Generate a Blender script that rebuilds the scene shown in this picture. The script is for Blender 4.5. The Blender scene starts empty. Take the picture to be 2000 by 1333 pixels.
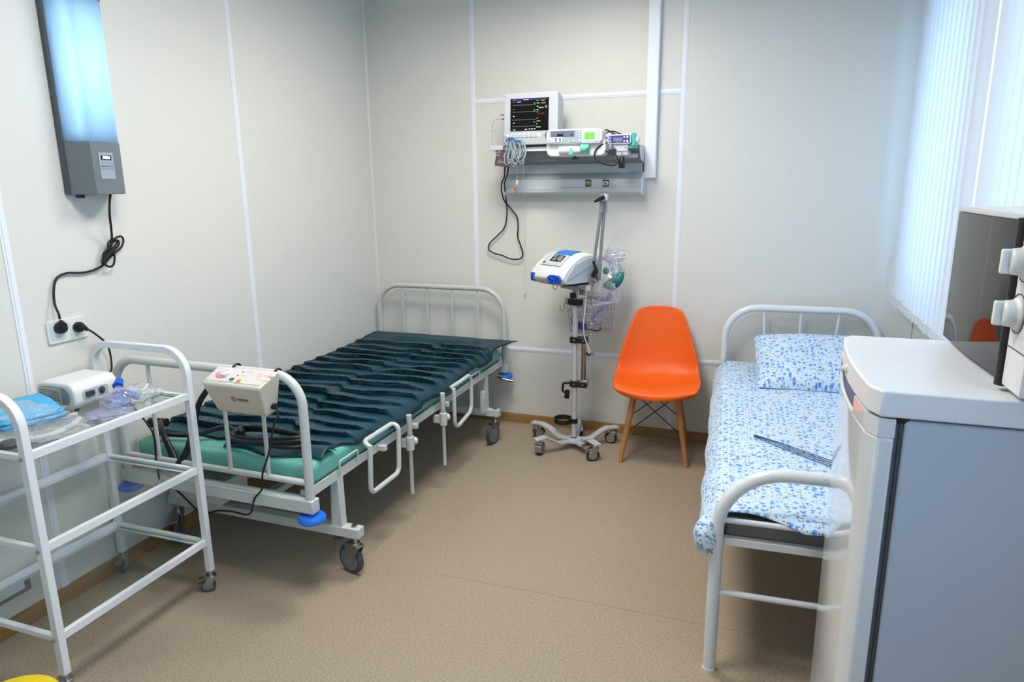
import bpy, math, random
from mathutils import Vector, Matrix, noise

# ------------------------------------------------------------------ camera
CAM = Vector((2.33705, -3.95495, 1.49683))
YAW, PITCH, ROLL, FPX = math.radians(19.51457), math.radians(-12.99685), math.radians(-0.64851), 1341.011
_f = Vector((-math.sin(YAW)*math.cos(PITCH), math.cos(YAW)*math.cos(PITCH), math.sin(PITCH)))
_r = Vector((math.cos(YAW), math.sin(YAW), 0)); _u = _r.cross(_f)
RX = math.cos(ROLL)*_r + math.sin(ROLL)*_u
UX = -math.sin(ROLL)*_r + math.cos(ROLL)*_u
scn = bpy.context.scene
col = scn.collection
cam_d = bpy.data.cameras.new('camera'); cam = bpy.data.objects.new('camera', cam_d); col.objects.link(cam)
cam_d.sensor_width = 36; cam_d.lens = FPX/2000*36; cam_d.clip_start = 0.05
cam.matrix_world = Matrix(((RX.x, UX.x, -_f.x, CAM.x), (RX.y, UX.y, -_f.y, CAM.y), (RX.z, UX.z, -_f.z, CAM.z), (0, 0, 0, 1)))
scn.camera = cam

def ray(px, py):
    return RX*((px-1000)/FPX) - UX*((py-666.5)/FPX) + _f
def at(px, py, x=None, y=None, z=None):
    """pixel of the photograph -> point on the plane x=, y= or z= that the thing touches"""
    d = ray(px, py)
    if x is not None: t = (x-CAM.x)/d.x
    elif y is not None: t = (y-CAM.y)/d.y
    else: t = (z-CAM.z)/d.z
    return CAM + d*t

# ------------------------------------------------------------------ world, lights, exposure
def lin(c):
    return tuple(((v/255)/12.92 if v/255 <= .04045 else ((v/255+.055)/1.055)**2.4) for v in c)
W = bpy.data.worlds.new('overcast_sky'); scn.world = W; W.use_nodes = True
bg = W.node_tree.nodes['Background']; bg.inputs[0].default_value = (0.40, 0.66, 1.0, 1); bg.inputs[1].default_value = 6.2
def area(name, loc, sx, sy, power, color, spread=180, rot=(0, 0, 0)):
    d = bpy.data.lights.new(name, 'AREA'); d.shape = 'RECTANGLE'; d.size = sx; d.size_y = sy
    d.energy = power; d.color = color; d.spread = math.radians(spread)
    o = bpy.data.objects.new(name, d); col.objects.link(o); o.location = loc; o.rotation_euler = rot
    return o
CEIL = 2.62
LAMPS = [(1.4, -1.2), (1.4, -2.5)]
for lx, ly in LAMPS:
    area('ceiling_panel_light', (lx, ly, CEIL-.03), .58, .58, 20, (1.0, .985, .95), 172)
vs = scn.view_settings
vs.view_transform = 'Standard'; vs.look = 'None'; vs.gamma = 1; vs.use_curve_mapping = False; vs.exposure = 0.12

# ------------------------------------------------------------------ materials
MATS = {}
def mat(name, rgb, rough=.5, metal=0., var=0., vscale=8., bump=0., bscale=60., spec=.5, coat=0., trans=0., emit=None, estr=0., rgb2=None, alpha=1., stretch=None, sheen=0., ior=1.45):
    if name in MATS: return MATS[name]
    m = bpy.data.materials.new(name); m.use_nodes = True; nt = m.node_tree; N = nt.nodes; L = nt.links
    b = N['Principled BSDF']; c = lin(rgb)
    b.inputs['Base Color'].default_value = (*c, 1); b.inputs['Roughness'].default_value = rough
    b.inputs['Metallic'].default_value = metal; b.inputs['Specular IOR Level'].default_value = spec
    b.inputs['Coat Weight'].default_value = coat; b.inputs['Transmission Weight'].default_value = trans
    b.inputs['Alpha'].default_value = alpha; b.inputs['IOR'].default_value = ior
    b.inputs['Sheen Weight'].default_value = sheen
    if emit: b.inputs['Emission Color'].default_value = (*lin(emit), 1); b.inputs['Emission Strength'].default_value = estr
    tc = N.new('ShaderNodeTexCoord')
    src = tc.outputs['Object']
    if stretch:
        mp = N.new('ShaderNodeMapping'); mp.inputs['Scale'].default_value = stretch; L.new(src, mp.inputs[0]); src = mp.outputs[0]
    nz = N.new('ShaderNodeTexNoise'); nz.inputs['Scale'].default_value = vscale; nz.inputs['Detail'].default_value = 4; L.new(src, nz.inputs['Vector'])
    mx = N.new('ShaderNodeMix'); mx.data_type = 'RGBA'
    v = var if var else .03
    c2 = lin(rgb2) if rgb2 else tuple(x*(1-v) for x in c)
    mx.inputs[6].default_value = (*c, 1); mx.inputs[7].default_value = (*c2, 1)
    L.new(nz.outputs[0], mx.inputs[0]); L.new(mx.outputs[2], b.inputs['Base Color'])
    if bump:
        n2 = N.new('ShaderNodeTexNoise'); n2.inputs['Scale'].default_value = bscale; n2.inputs['Detail'].default_value = 3; L.new(src, n2.inputs['Vector'])
        bp = N.new('ShaderNodeBump'); bp.inputs['Strength'].default_value = bump; bp.inputs['Distance'].default_value = .002
        L.new(n2.outputs[0], bp.inputs['Height']); L.new(bp.outputs[0], b.inputs['Normal'])
    MATS[name] = m
    return m
def film(name, rgb=(235, 240, 245), dens=.16, rough=.08):
    """thin clear plastic film: mostly see-through, glossy by Fresnel, slightly milky"""
    if name in MATS: return MATS[name]
    m = bpy.data.materials.new(name); m.use_nodes = True; nt = m.node_tree; N = nt.nodes; L = nt.links
    b = N['Principled BSDF']; b.inputs['Base Color'].default_value = (*lin(rgb), 1); b.inputs['Roughness'].default_value = .5
    t = N.new('ShaderNodeBsdfTransparent'); g = N.new('ShaderNodeBsdfGlossy'); g.inputs['Roughness'].default_value = rough
    fr = N.new('ShaderNodeFresnel'); fr.inputs['IOR'].default_value = 1.5
    nz = N.new('ShaderNodeTexNoise'); nz.inputs['Scale'].default_value = 25
    mr = N.new('ShaderNodeMapRange'); mr.inputs[1].default_value = .35; mr.inputs[2].default_value = .7; mr.inputs[3].default_value = dens*.4; mr.inputs[4].default_value = dens*1.5
    L.new(nz.outputs[0], mr.inputs[0])
    m1 = N.new('ShaderNodeMixShader'); m2 = N.new('ShaderNodeMixShader'); ge = N.new('ShaderNodeNewGeometry')
    ml = N.new('ShaderNodeMath'); ml.operation = 'MULTIPLY'; iv = N.new('ShaderNodeMath'); iv.operation = 'SUBTRACT'; iv.inputs[0].default_value = 1
    L.new(ge.outputs['Backfacing'], iv.inputs[1]); L.new(fr.outputs[0], ml.inputs[0]); L.new(iv.outputs[0], ml.inputs[1])
    L.new(mr.outputs[0], m1.inputs[0]); L.new(t.outputs[0], m1.inputs[1]); L.new(b.outputs[0], m1.inputs[2])
    L.new(ml.outputs[0], m2.inputs[0]); L.new(m1.outputs[0], m2.inputs[1]); L.new(g.outputs[0], m2.inputs[2])
    L.new(m2.outputs[0], N['Material Output'].inputs[0])
    MATS[name] = m
    return m
def thin_glass(name, tint):
    m = bpy.data.materials.new(name); m.use_nodes = True; N = m.node_tree.nodes; L = m.node_tree.links
    t = N.new('ShaderNodeBsdfTransparent'); t.inputs[0].default_value = (*tint, 1); g = N.new('ShaderNodeBsdfGlossy'); g.inputs['Roughness'].default_value = .02
    fr = N.new('ShaderNodeFresnel'); fr.inputs['IOR'].default_value = 1.5; ge = N.new('ShaderNodeNewGeometry'); mx = N.new('ShaderNodeMixShader')
    ml = N.new('ShaderNodeMath'); ml.operation = 'MULTIPLY'; iv = N.new('ShaderNodeMath'); iv.operation = 'SUBTRACT'; iv.inputs[0].default_value = 1
    L.new(ge.outputs['Backfacing'], iv.inputs[1]); L.new(fr.outputs[0], ml.inputs[0]); L.new(iv.outputs[0], ml.inputs[1])
    L.new(ml.outputs[0], mx.inputs[0]); L.new(t.outputs[0], mx.inputs[1]); L.new(g.outputs[0], mx.inputs[2]); L.new(mx.outputs[0], N['Material Output'].inputs[0])
    return m
M = {}
M['glass'] = thin_glass('window_glass', (.97, .985, 1)); M['shelfglass'] = thin_glass('shelf_glass', (.955, .975, .965))
M['panel'] = mat('cream_wall_panel', (223, 222, 214), .42, var=.03, vscale=2, bump=.03, bscale=220)
M['wallcore'] = mat('wall_core', (215, 210, 198), .7)
M['trim'] = mat('white_pvc_trim', (236, 239, 246), .35)
M['ceil'] = mat('white_ceiling', (232, 230, 224), .8)
M['skirt'] = mat('oak_skirting', (163, 124, 74), .45, var=.35, vscale=6, stretch=(1, 1, 14), rgb2=(132, 96, 52))
M['white'] = mat('white_paint', (226, 229, 232), .3, coat=.2)
M['bedgrey'] = mat('pale_grey_enamel', (198, 203, 200), .33, coat=.2)
M['bedwhite'] = mat('white_enamel', (224, 229, 233), .25, coat=.3)
M['chrome'] = mat('chrome', (178, 178, 178), .28, metal=1)
M['steel'] = mat('brushed_steel', (165, 160, 152), .32, metal=1)
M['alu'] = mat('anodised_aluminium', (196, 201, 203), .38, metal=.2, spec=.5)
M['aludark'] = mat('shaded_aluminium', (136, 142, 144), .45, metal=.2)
M['black'] = mat('black_plastic', (22, 22, 24), .38)
M['rubber'] = mat('black_rubber', (26, 27, 30), .6)
M['greyrub'] = mat('grey_rubber', (70, 74, 76), .6)
M['plasticw'] = mat('white_plastic', (226, 228, 226), .35)
M['plasticg'] = mat('light_grey_plastic', (200, 204, 210), .4)
M['beigep'] = mat('cream_plastic', (212, 206, 190), .4, bump=.05, bscale=300)
M['blue'] = mat('blue_plastic', (24, 92, 205), .35)
M['bluebump'] = mat('bright_blue_bumper', (38, 112, 220), .4)
M['orange'] = mat('orange_plastic', (242, 100, 24), .42, spec=.4)
M['beech'] = mat('beech_wood', (196, 148, 92), .45, var=.3, vscale=9, stretch=(6, 6, 1), rgb2=(168, 116, 64))
M['teal'] = mat('teal_vinyl', (106, 180, 168), .38, var=.06, vscale=5)
M['cover'] = mat('dark_teal_cover', (20, 62, 77), .45, var=.10, vscale=7, bump=.12, bscale=350, spec=.45)
M['hose'] = mat('dark_hose', (20, 26, 30), .4)
M['standgrey'] = mat('pale_grey_metal', (188, 190, 194), .4)
M['armgrey'] = mat('mid_grey_arm', (128, 131, 134), .4)
M['darkgrey'] = mat('dark_grey_housing', (78, 84, 88), .5, bump=.08, bscale=400)
M['midgrey'] = mat('mid_grey_housing', (112, 121, 127), .5, bump=.08, bscale=400)
M['mint'] = mat('mint_plastic', (110, 205, 180), .4)
M['purple'] = mat('purple_panel', (72, 62, 150), .35)
M['film'] = film('clear_film', dens=.2)
M['filmw'] = film('milky_film', (232, 238, 244), .42)
M['lilac'] = mat('lilac_tubing', (150, 145, 215), .3, alpha=.75)
M['green'] = mat('green_mask', (10, 126, 112), .4, alpha=.85)

# ------------------------------------------------------------------ mesh building
class MB:
    def __init__(s): s.v = []; s.f = []; s.uv = None
    def add(s, vs, fs):
        o = len(s.v); s.v += [Vector(p) for p in vs]; s.f += [tuple(i+o for i in q) for q in fs]; return s
    def box(s, x0, x1, y0, y1, z0, z1):
        x0, x1 = sorted((x0, x1)); y0, y1 = sorted((y0, y1)); z0, z1 = sorted((z0, z1))
        return s.add([(x0,y0,z0),(x1,y0,z0),(x1,y1,z0),(x0,y1,z0),(x0,y0,z1),(x1,y0,z1),(x1,y1,z1),(x0,y1,z1)],
              [(0,3,2,1),(4,5,6,7),(0,1,5,4),(1,2,6,5),(2,3,7,6),(3,0,4,7)])
    def obox(s, c, ax, ay, az, hx, hy, hz):
        c = Vector(c); ax = Vector(ax).normalized(); ay = Vector(ay).normalized(); az = Vector(az).normalized()
        P = []
        for k in (-1, 1):
            for (i, j) in ((-1,-1),(1,-1),(1,1),(-1,1)): P.append(c+ax*hx*i+ay*hy*j+az*hz*k)
        return s.add(P, [(0,3,2,1),(4,5,6,7),(0,1,5,4),(1,2,6,5),(2,3,7,6),(3,0,4,7)])
    def bar(s, a, b, w, h, up=(0, 0, 1)):
        a = Vector(a); b = Vector(b); d = (b-a).normalized(); u = Vector(up)
        sx = d.cross(u).normalized(); u2 = sx.cross(d)
        return s.obox((a+b)/2, d, sx, u2, (b-a).length/2, w/2, h/2)
    def tube(s, path, r, n=10, cap=True, closed=False, square=None):
        P = [Vector(p) for p in path]; m = len(P); rs = r if isinstance(r, (list, tuple)) else [r]*m
        T = []
        for i in range(m):
            if closed: t = P[(i+1) % m]-P[i-1]
            else: t = P[min(i+1, m-1)]-P[max(i-1, 0)]
            T.append(t.normalized() if t.length > 1e-9 else Vector((0, 0, 1)))
        t = T[0]; a = Vector((0, 0, 1)) if abs(t.z) < .9 else Vector((1, 0, 0))
        if square is not None: a = Vector(square)
        nv = (a - t*a.dot(t)).normalized(); rings = []; vs = []
        for i in range(m):
            if i: nv = (nv - T[i]*nv.dot(T[i])).normalized()
            bv = T[i].cross(nv)
            for k in range(n):
                an = 2*math.pi*(k+.5)/n
                vs.append(P[i] + (nv*math.cos(an)+bv*math.sin(an))*rs[i])
        fs = []
        for i in range(m if closed else m-1):
            j = (i+1) % m
            for k in range(n): fs.append((i*n+k, i*n+(k+1) % n, j*n+(k+1) % n, j*n+k))
        if cap and not closed:
            fs.append(tuple(range(n-1, -1, -1))); fs.append(tuple((m-1)*n+k for k in range(n)))
        return s.add(vs, fs)
    def sqtube(s, path, w, up):          # square tube of side w; up = fixed normal of the bend plane
        P = [Vector(p) for p in path]; m = len(P); U = Vector(up).normalized(); vs = []
        for i in range(m):
            t = (P[min(i+1, m-1)]-P[max(i-1, 0)]).normalized(); sd = t.cross(U).normalized()
            for (a, b) in ((-1,-1),(1,-1),(1,1),(-1,1)): vs.append(P[i]+sd*a*w/2+U*b*w/2)
        fs = []
        for i in range(m-1):
            for k in range(4): fs.append((i*4+k, i*4+(k+1) % 4, i*4+4+(k+1) % 4, i*4+4+k))
        fs += [(3,2,1,0), tuple((m-1)*4+k for k in range(4))]
        return s.add(vs, fs)
    def cyl(s, a, b, r, n=20, r2=None):
        return s.tube([a, b], [r, r if r2 is None else r2], n)
    def lathe(s, c, prof, n=28, axis=(0, 0, 1)):
        """prof = [(radius, height along axis)]"""
        c = Vector(c); az = Vector(axis).normalized(); a = Vector((1, 0, 0)) if abs(az.x) < .9 else Vector((0, 1, 0))
        ax = (a-az*a.dot(az)).normalized(); ay = az.cross(ax); vs = []; fs = []
        for (r, h) in prof:
            for k in range(n):
                an = 2*math.pi*k/n; vs.append(c+az*h+(ax*math.cos(an)+ay*math.sin(an))*max(r, 1e-5))
        for i in range(len(prof)-1):
            for k in range(n): fs.append((i*n+k, i*n+(k+1) % n, (i+1)*n+(k+1) % n, (i+1)*n+k))
        fs.append(tuple(range(n-1, -1, -1))); fs.append(tuple((len(prof)-1)*n+k for k in range(n)))
        return s.add(vs, fs)
    def prism(s, poly, o, ax, ay, d):
        """polygon (u,v) in plane (o; ax, ay) swept by vector d"""
        o = Vector(o); ax = Vector(ax); ay = Vector(ay); d = Vector(d); n = len(poly)
        vs = [o+ax*u+ay*v for u, v in poly]+[o+ax*u+ay*v+d for u, v in poly]
        fs = [tuple(range(n-1, -1, -1)), tuple(range(n, 2*n))]+[(i, (i+1) % n, n+(i+1) % n, n+i) for i in range(n)]
        return s.add(vs, fs)
    def grid(s, nu, nv, fn):
        o = []; 
        for i in range(nu+1):
            for j in range(nv+1): o.append(fn(i/nu, j/nv))
        fs = [(i*(nv+1)+j, (i+1)*(nv+1)+j, (i+1)*(nv+1)+j+1, i*(nv+1)+j+1) for i in range(nu) for j in range(nv)]
        return s.add(o, fs)
    def build(s, name, material, parent=None, smooth=None, bevel=0, seg=2, world=False, sub=0, solid=0, uv=None, label=None):
        vs = s.v
        if world and parent is not None:
            mi = XF[parent.name].inverted(); vs = [mi @ p for p in vs]
        me = bpy.data.meshes.new(name); me.from_pydata([tuple(p) for p in vs], [], s.f); me.update()
        # consistent outward normals
        import bmesh
        bm = bmesh.new(); bm.from_mesh(me); bmesh.ops.recalc_face_normals(bm, faces=bm.faces)
        if uv:
            ul = bm.loops.layers.uv.new('UVMap')
            for f in bm.faces:
                for l in f.loops: l[ul].uv = uv[l.vert.index]
        bm.to_mesh(me); bm.free()
        me.materials.append(M[material] if isinstance(material, str) else material)
        o = bpy.data.objects.new(name, me); col.objects.link(o)
        if parent is not None:
            o.parent = parent; XF[o.name] = XF[parent.name]
        else: XF[o.name] = Matrix.Identity(4)
        if bevel:
            b = o.modifiers.new('bevel', 'BEVEL'); b.width = bevel; b.segments = seg; b.limit_method = 'ANGLE'; b.angle_limit = math.radians(40)
        if solid:
            b = o.modifiers.new('solid', 'SOLIDIFY'); b.thickness = solid; b.offset = 0
        if sub:
            b = o.modifiers.new('sub', 'SUBSURF'); b.levels = sub; b.render_levels = sub
        if smooth is None: smooth = 40
        if smooth is not False:
            for p in me.polygons: p.use_smooth = True
            ang = math.radians(180 if smooth is True else smooth)
            try: me.set_sharp_from_angle(angle=ang)
            except Exception: pass
        if label: o['label'] = label
        return o
XF = {}
def thing(name, label, cat, loc=(0, 0, 0), rotz=0., group=None):
    o = bpy.data.objects.new(name, None); col.objects.link(o); o.location = loc; o.rotation_euler = (0, 0, rotz)
    o.empty_display_size = .05
    XF[o.name] = Matrix.Translation(Vector(loc)) @ Matrix.Rotation(rotz, 4, 'Z')
    return tag(o, label, cat, group)
def tag(o, label, cat, group=None):
    o['label'] = label; o['category'] = cat
    if group: o['group'] = group
    return o
def struct(o): o['kind'] = 'structure'; return o
def fillet(pts, r, n=6):
    """polyline with rounded corners"""
    P = [Vector(p) for p in pts]; out = [P[0]]
    for i in range(1, len(P)-1):
        a, b, c = P[i-1], P[i], P[i+1]; d1 = (a-b); d2 = (c-b)
        ang = d1.angle(d2); 
        if ang > math.pi-.02: out.append(b); continue
        t = min(r/math.tan(ang/2), d1.length*.49, d2.length*.49); p1 = b+d1.normalized()*t; p2 = b+d2.normalized()*t
        rr = t*math.tan(ang/2); bis = (d1.normalized()+d2.normalized()).normalized(); cc = b+bis*(rr/math.sin(ang/2))
        v1 = p1-cc; v2 = p2-cc; th = v1.angle(v2)
        for k in range(n+1):
            f = k/n
            out.append(cc + (v1*math.sin((1-f)*th)+v2*math.sin(f*th))/math.sin(th))
    out.append(P[-1]); return out
def smoothp(pts, n=6):
    """Catmull-Rom through the points"""
    P = [Vector(p) for p in pts]; P = [P[0]*2-P[1]]+P+[P[-1]*2-P[-2]]; out = []
    for i in range(1, len(P)-2):
        a, b, c, d = P[i-1:i+3]
        for k in range(n):
            t = k/n
            out.append(.5*((2*b)+(c-a)*t+(2*a-5*b+4*c-d)*t*t+(3*b-a-3*c+d)*t**3))
    out.append(P[-2]); return out
def rrect(w, h, r, n=5):
    o = []
    for (cx, cy, a0) in ((w/2-r, h/2-r, 0), (-w/2+r, h/2-r, 90), (-w/2+r, -h/2+r, 180), (w/2-r, -h/2+r, 270)):
        for k in range(n+1):
            a = math.radians(a0+90*k/n); o.append((cx+r*math.cos(a), cy+r*math.sin(a)))
    return o
def text_mesh(txt, size, name, material, parent, o, ax, ay, bold=0., world=True, align='CENTER'):
    c = bpy.data.curves.new(name, 'FONT'); c.body = txt; c.size = size; c.align_x = align; c.align_y = 'CENTER'; c.extrude = .0004; c.offset = bold; c.resolution_u = 3
    t = bpy.data.objects.new('tmp', c); col.objects.link(t)
    dg = bpy.context.evaluated_depsgraph_get(); me = bpy.data.meshes.new_from_object(t.evaluated_get(dg))
    mb = MB(); ax = Vector(ax).normalized(); ay = Vector(ay).normalized(); az = ax.cross(ay); o = Vector(o)
    mb.add([o+ax*v.co.x+ay*v.co.y+az*v.co.z for v in me.vertices], [tuple(p.vertices) for p in me.polygons])
    bpy.data.objects.remove(t); bpy.data.meshes.remove(me)
    return mb.build(name, material, parent, smooth=False, world=world)
def crumple(mb, c, rx, ry, rz, seed, amp=.35, nu=22, nv=14, flatbase=None, rotz=0.):
    """crumpled closed bag: squashed ball with sharp random folds"""
    c = Vector(c); o = Vector((seed*3.1, seed*1.7, seed*.9)); cr, sr = math.cos(rotz), math.sin(rotz)
    def fn(u, v):
        th = 2*math.pi*u; ph = math.pi*(v-.5)
        d = Vector((math.cos(th)*math.cos(ph), math.sin(th)*math.cos(ph), math.sin(ph)))
        k = 1+amp*(abs(noise.noise(d*2.3+o))*1.6+abs(noise.noise(d*5.5+o))*.9-.55)
        p = Vector((d.x*rx*k, d.y*ry*k, d.z*rz*(k+.4*amp*noise.noise(d*7+o))))
        p = Vector((p.x*cr-p.y*sr, p.x*sr+p.y*cr, p.z))
        q = c+p
        if flatbase is not None and q.z < flatbase: q.z = flatbase
        return q
    return mb.grid(nu, nv, fn)
# ------------------------------------------------------------------ the room
RW, FRONT = 3.13, -5.2        # right wall, wall behind the camera
def floor_mat():
    m = bpy.data.materials.new('speckled_linoleum'); m.use_nodes = True; nt = m.node_tree; N = nt.nodes; L = nt.links; b = N['Principled BSDF']
    tc = N.new('ShaderNodeTexCoord')
    n1 = N.new('ShaderNodeTexNoise'); n1.inputs['Scale'].default_value = 170; n1.inputs['Detail'].default_value = 3; n1.inputs['Roughness'].default_value = .7
    n2 = N.new('ShaderNodeTexNoise'); n2.inputs['Scale'].default_value = 420; n2.inputs['Detail'].default_value = 1
    n3 = N.new('ShaderNodeTexNoise'); n3.inputs['Scale'].default_value = 1.5; n3.inputs['Detail'].default_value = 4
    for n in (n1, n2, n3): L.new(tc.outputs['Object'], n.inputs['Vector'])
    cr = N.new('ShaderNodeValToRGB'); e = cr.color_ramp.elements
    e[0].position = .3; e[0].color = (*lin((141, 126, 108)), 1); e[1].position = .72; e[1].color = (*lin((190, 175, 155)), 1)
    k = cr.color_ramp.elements.new(.5); k.color = (*lin((167, 150, 129)), 1)
    L.new(n1.outputs[0], cr.inputs[0])
    mx = N.new('ShaderNodeMix'); mx.data_type = 'RGBA'; mx.blend_type = 'OVERLAY'; mx.inputs[0].default_value = .35
    L.new(cr.outputs[0], mx.inputs[6]); L.new(n2.outputs[0], mx.inputs[7])
    m3 = N.new('ShaderNodeMix'); m3.data_type = 'RGBA'; m3.blend_type = 'MULTIPLY'; m3.inputs[0].default_value = .12
    L.new(mx.outputs[2], m3.inputs[6]); L.new(n3.outputs[0], m3.inputs[7]); L.new(m3.outputs[2], b.inputs['Base Color'])
    b.inputs['Roughness'].default_value = .48; b.inputs['Specular IOR Level'].default_value = .4
    bp = N.new('ShaderNodeBump'); bp.inputs['Strength'].default_value = .12; bp.inputs['Distance'].default_value = .001
    L.new(n1.outputs[0], bp.inputs['Height']); L.new(bp.outputs[0], b.inputs['Normal'])
    return m
M['floor'] = floor_mat()
fl = struct(MB().box(-.12, RW+.25, FRONT-.1, .12, -.1, 0).build('floor', 'floor'))
# faint welded seam between two lengths of linoleum
sa, sb = at(890, 1128, z=0), at(1330, 1212, z=0); sd = (sb-sa).normalized()
MB().bar(sa-sd*.06+Vector((0, 0, .0001)), sb+sd*.25+Vector((0, 0, .0001)), .0025, .0006).build('welded_seam', mat('floor_seam', (150, 130, 106), .6), fl)
struct(MB().box(-.12, RW+.25, FRONT-.1, .12, CEIL, CEIL+.1).build('ceiling', 'ceil'))
wl = struct(MB().box(-.12, -.013, FRONT, 0, 0, CEIL).build('wall_left', 'wallcore'))
wb = struct(MB().box(-.12, RW+.25, .013, .12, 0, CEIL).build('wall_back', 'wallcore'))
struct(MB().box(-.12, RW+.25, FRONT-.1, FRONT, 0, CEIL).build('wall_front', 'panel'))
TW = .013
LJ = [0, -1.197, -2.359, -3.56, -4.76, FRONT]
for a, b in zip(LJ, LJ[1:]):
    MB().box(-.0129, 0, a-.002, b+.002, .0, CEIL).build('panel', 'panel', wl, bevel=.001)
def strip(mb, a, b, across, out):      # H-profile: flat strip with a raised middle ridge
    a = Vector(a); b = Vector(b); ac = Vector(across); ou = Vector(out)
    pr = [(-TW, 0), (-TW, .003), (-TW*.45, .0035), (-TW*.4, .0055), (TW*.4, .0055), (TW*.45, .0035), (TW, .003), (TW, 0)]
    return mb.prism(pr, a, ac, ou, b-a)
for y in LJ[1:-1]:
    strip(MB(), (0, y, .055), (0, y, CEIL), (0, 1, 0), (1, 0, 0)).build('trim_strip', 'trim', wl, smooth=False)
BJ = [0, .71, 1.923, RW]; Z1, Z2 = .482, 1.964
for (x0, x1, zs) in ((0, .71, [0, CEIL]), (.71, 1.923, [0, Z1, Z2, CEIL]), (1.923, RW, [0, Z1, CEIL])):
    for a, b in zip(zs, zs[1:]):
        MB().box(x0+.002, x1-.002, 0, .0129, a+.002, b-.002).build('panel', 'panel', wb, bevel=.001)
for x in BJ[1:-1]:
    strip(MB(), (x, 0, .055), (x, 0, CEIL), (1, 0, 0), (0, -1, 0)).build('trim_strip', 'trim', wb, smooth=False)
for (x0, x1, z) in ((.71+TW, 1.923-TW, Z1), (1.923+TW, RW, Z1), (.71+TW, 1.923-TW, Z2)):
    strip(MB(), (x0, 0, z), (x1, 0, z), (0, 0, 1), (0, -1, 0)).build('trim_strip', 'trim', wb, smooth=False)
MB().prism([(0, 0), (.011, 0), (0, .011)], (0, 0, .055), (1, 0, 0), (0, -1, 0), (0, 0, CEIL-.055)).build('corner_trim', 'panel', wb, smooth=False)
SK = [(0, 0), (.02, 0), (.02, .006), (.016, .014), (.015, .042), (.009, .052), (0, .055)]
struct(MB().prism(SK, (0, 0, 0), (1, 0, 0), (0, 0, 1), (0, FRONT, 0)).build('baseboard_left', 'skirt'))
M['skirtx'] = mat('oak_skirting_cross', (163, 124, 74), .45, var=.35, vscale=6, stretch=(1, 14, 14), rgb2=(132, 96, 52))
struct(MB().prism(SK, (.02, 0, 0), (0, -1, 0), (0, 0, 1), (RW-.04, 0, 0)).build('baseboard_back', 'skirtx'))
# right wall: two windows under blinds and one more beside the camera
WZ0, WZ1 = .98, 2.3
WINS = [(-1.07, -.27), (-1.98, -1.48), (-4.6, -3.3)]
wr = struct(MB().box(RW, RW+.24, FRONT, 0, 0, WZ0).box(RW, RW+.24, FRONT, 0, WZ1, CEIL).box(RW, RW+.24, -.27, 0, WZ0, WZ1)
    .box(RW, RW+.24, -1.48, -1.07, WZ0, WZ1).box(RW, RW+.24, -3.3, -1.98, WZ0, WZ1).box(RW, RW+.24, FRONT, -4.6, WZ0, WZ1).build('wall_right', 'panel'))
struct(MB().prism(SK, (RW, 0, 0), (-1, 0, 0), (0, 0, 1), (0, FRONT, 0)).build('baseboard_right', 'skirt'))
for i, (a, b) in enumerate(WINS):
    X0, X1 = RW+.10, RW+.16
    f = MB()
    f.box(X0, X1, a, a+.06, WZ0, WZ1).box(X0, X1, b-.06, b, WZ0, WZ1).box(X0, X1, a+.06, b-.06, WZ0, WZ0+.06).box(X0, X1, a+.06, b-.06, WZ1-.06, WZ1)
    w = struct(f.build('window_%d' % (i+1), 'white', bevel=.004))
    MB().box(RW+.125, RW+.135, a+.06, b-.06, WZ0+.06, WZ1-.06).build('pane', 'glass', w, smooth=False)
    MB().box(RW-.03, RW+.10, a+.005, b-.005, WZ0-.02, WZ0+.001).build('window_sill', 'white', w, bevel=.004)

# ceiling panels that light the room (above the frame)
M['ledon'] = mat('led_diffuser', (250, 248, 240), .5, emit=(255, 244, 225), estr=6)
for (lx, ly), where in zip(LAMPS, ('over the open floor between the beds', 'over the end of the room away from the beds')):
    t = thing('ceiling_lamp', 'square white LED ceiling panel '+where, 'lamp', (lx, ly, CEIL-.028))
    MB().box(-.3, .3, -.3, -.285, 0, .028).box(-.3, .3, .285, .3, 0, .028).box(-.3, -.285, -.285, .285, 0, .028).box(.285, .3, -.285, .285, 0, .028).build('frame', 'white', t)
    MB().box(-.285, .285, -.285, .285, .008, .02).build('diffuser', 'ledon', t)

# ------------------------------------------------------------------ vertical blinds
bm_ = bpy.data.materials.new('translucent_blind_fabric'); bm_.use_nodes = True; nt = bm_.node_tree; N = nt.nodes; L = nt.links
pb = N['Principled BSDF']; pb.inputs['Base Color'].default_value = (*lin((226, 234, 242)), 1); pb.inputs['Roughness'].default_value = .8
tl = N.new('ShaderNodeBsdfTranslucent'); tl.inputs[0].default_value = (*lin((226, 236, 248)), 1)
ms = N.new('ShaderNodeMixShader'); ms.inputs[0].default_value = .22
tc = N.new('ShaderNodeTexCoord'); wv = N.new('ShaderNodeTexNoise'); wv.inputs['Scale'].default_value = 90; mpn = N.new('ShaderNodeMapping'); mpn.inputs['Scale'].default_value = (1, 1, .02)
L.new(tc.outputs['Object'], mpn.inputs[0]); L.new(mpn.outputs[0], wv.inputs['Vector'])
bpn = N.new('ShaderNodeBump'); bpn.inputs['Strength'].default_value = .25; bpn.inputs['Distance'].default_value = .002; L.new(wv.outputs[0], bpn.inputs['Height']); L.new(bpn.outputs[0], pb.inputs['Normal'])
L.new(pb.outputs[0], ms.inputs[1]); L.new(tl.outputs[0], ms.inputs[2]); L.new(ms.outputs[0], N['Material Output'].inputs[0])
M['blind'] = bm_
M['hem'] = mat('blind_weight', (222, 230, 236), .4, alpha=.8)
BX, BZ0, BZ1 = 3.0, .9, 2.5
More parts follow.
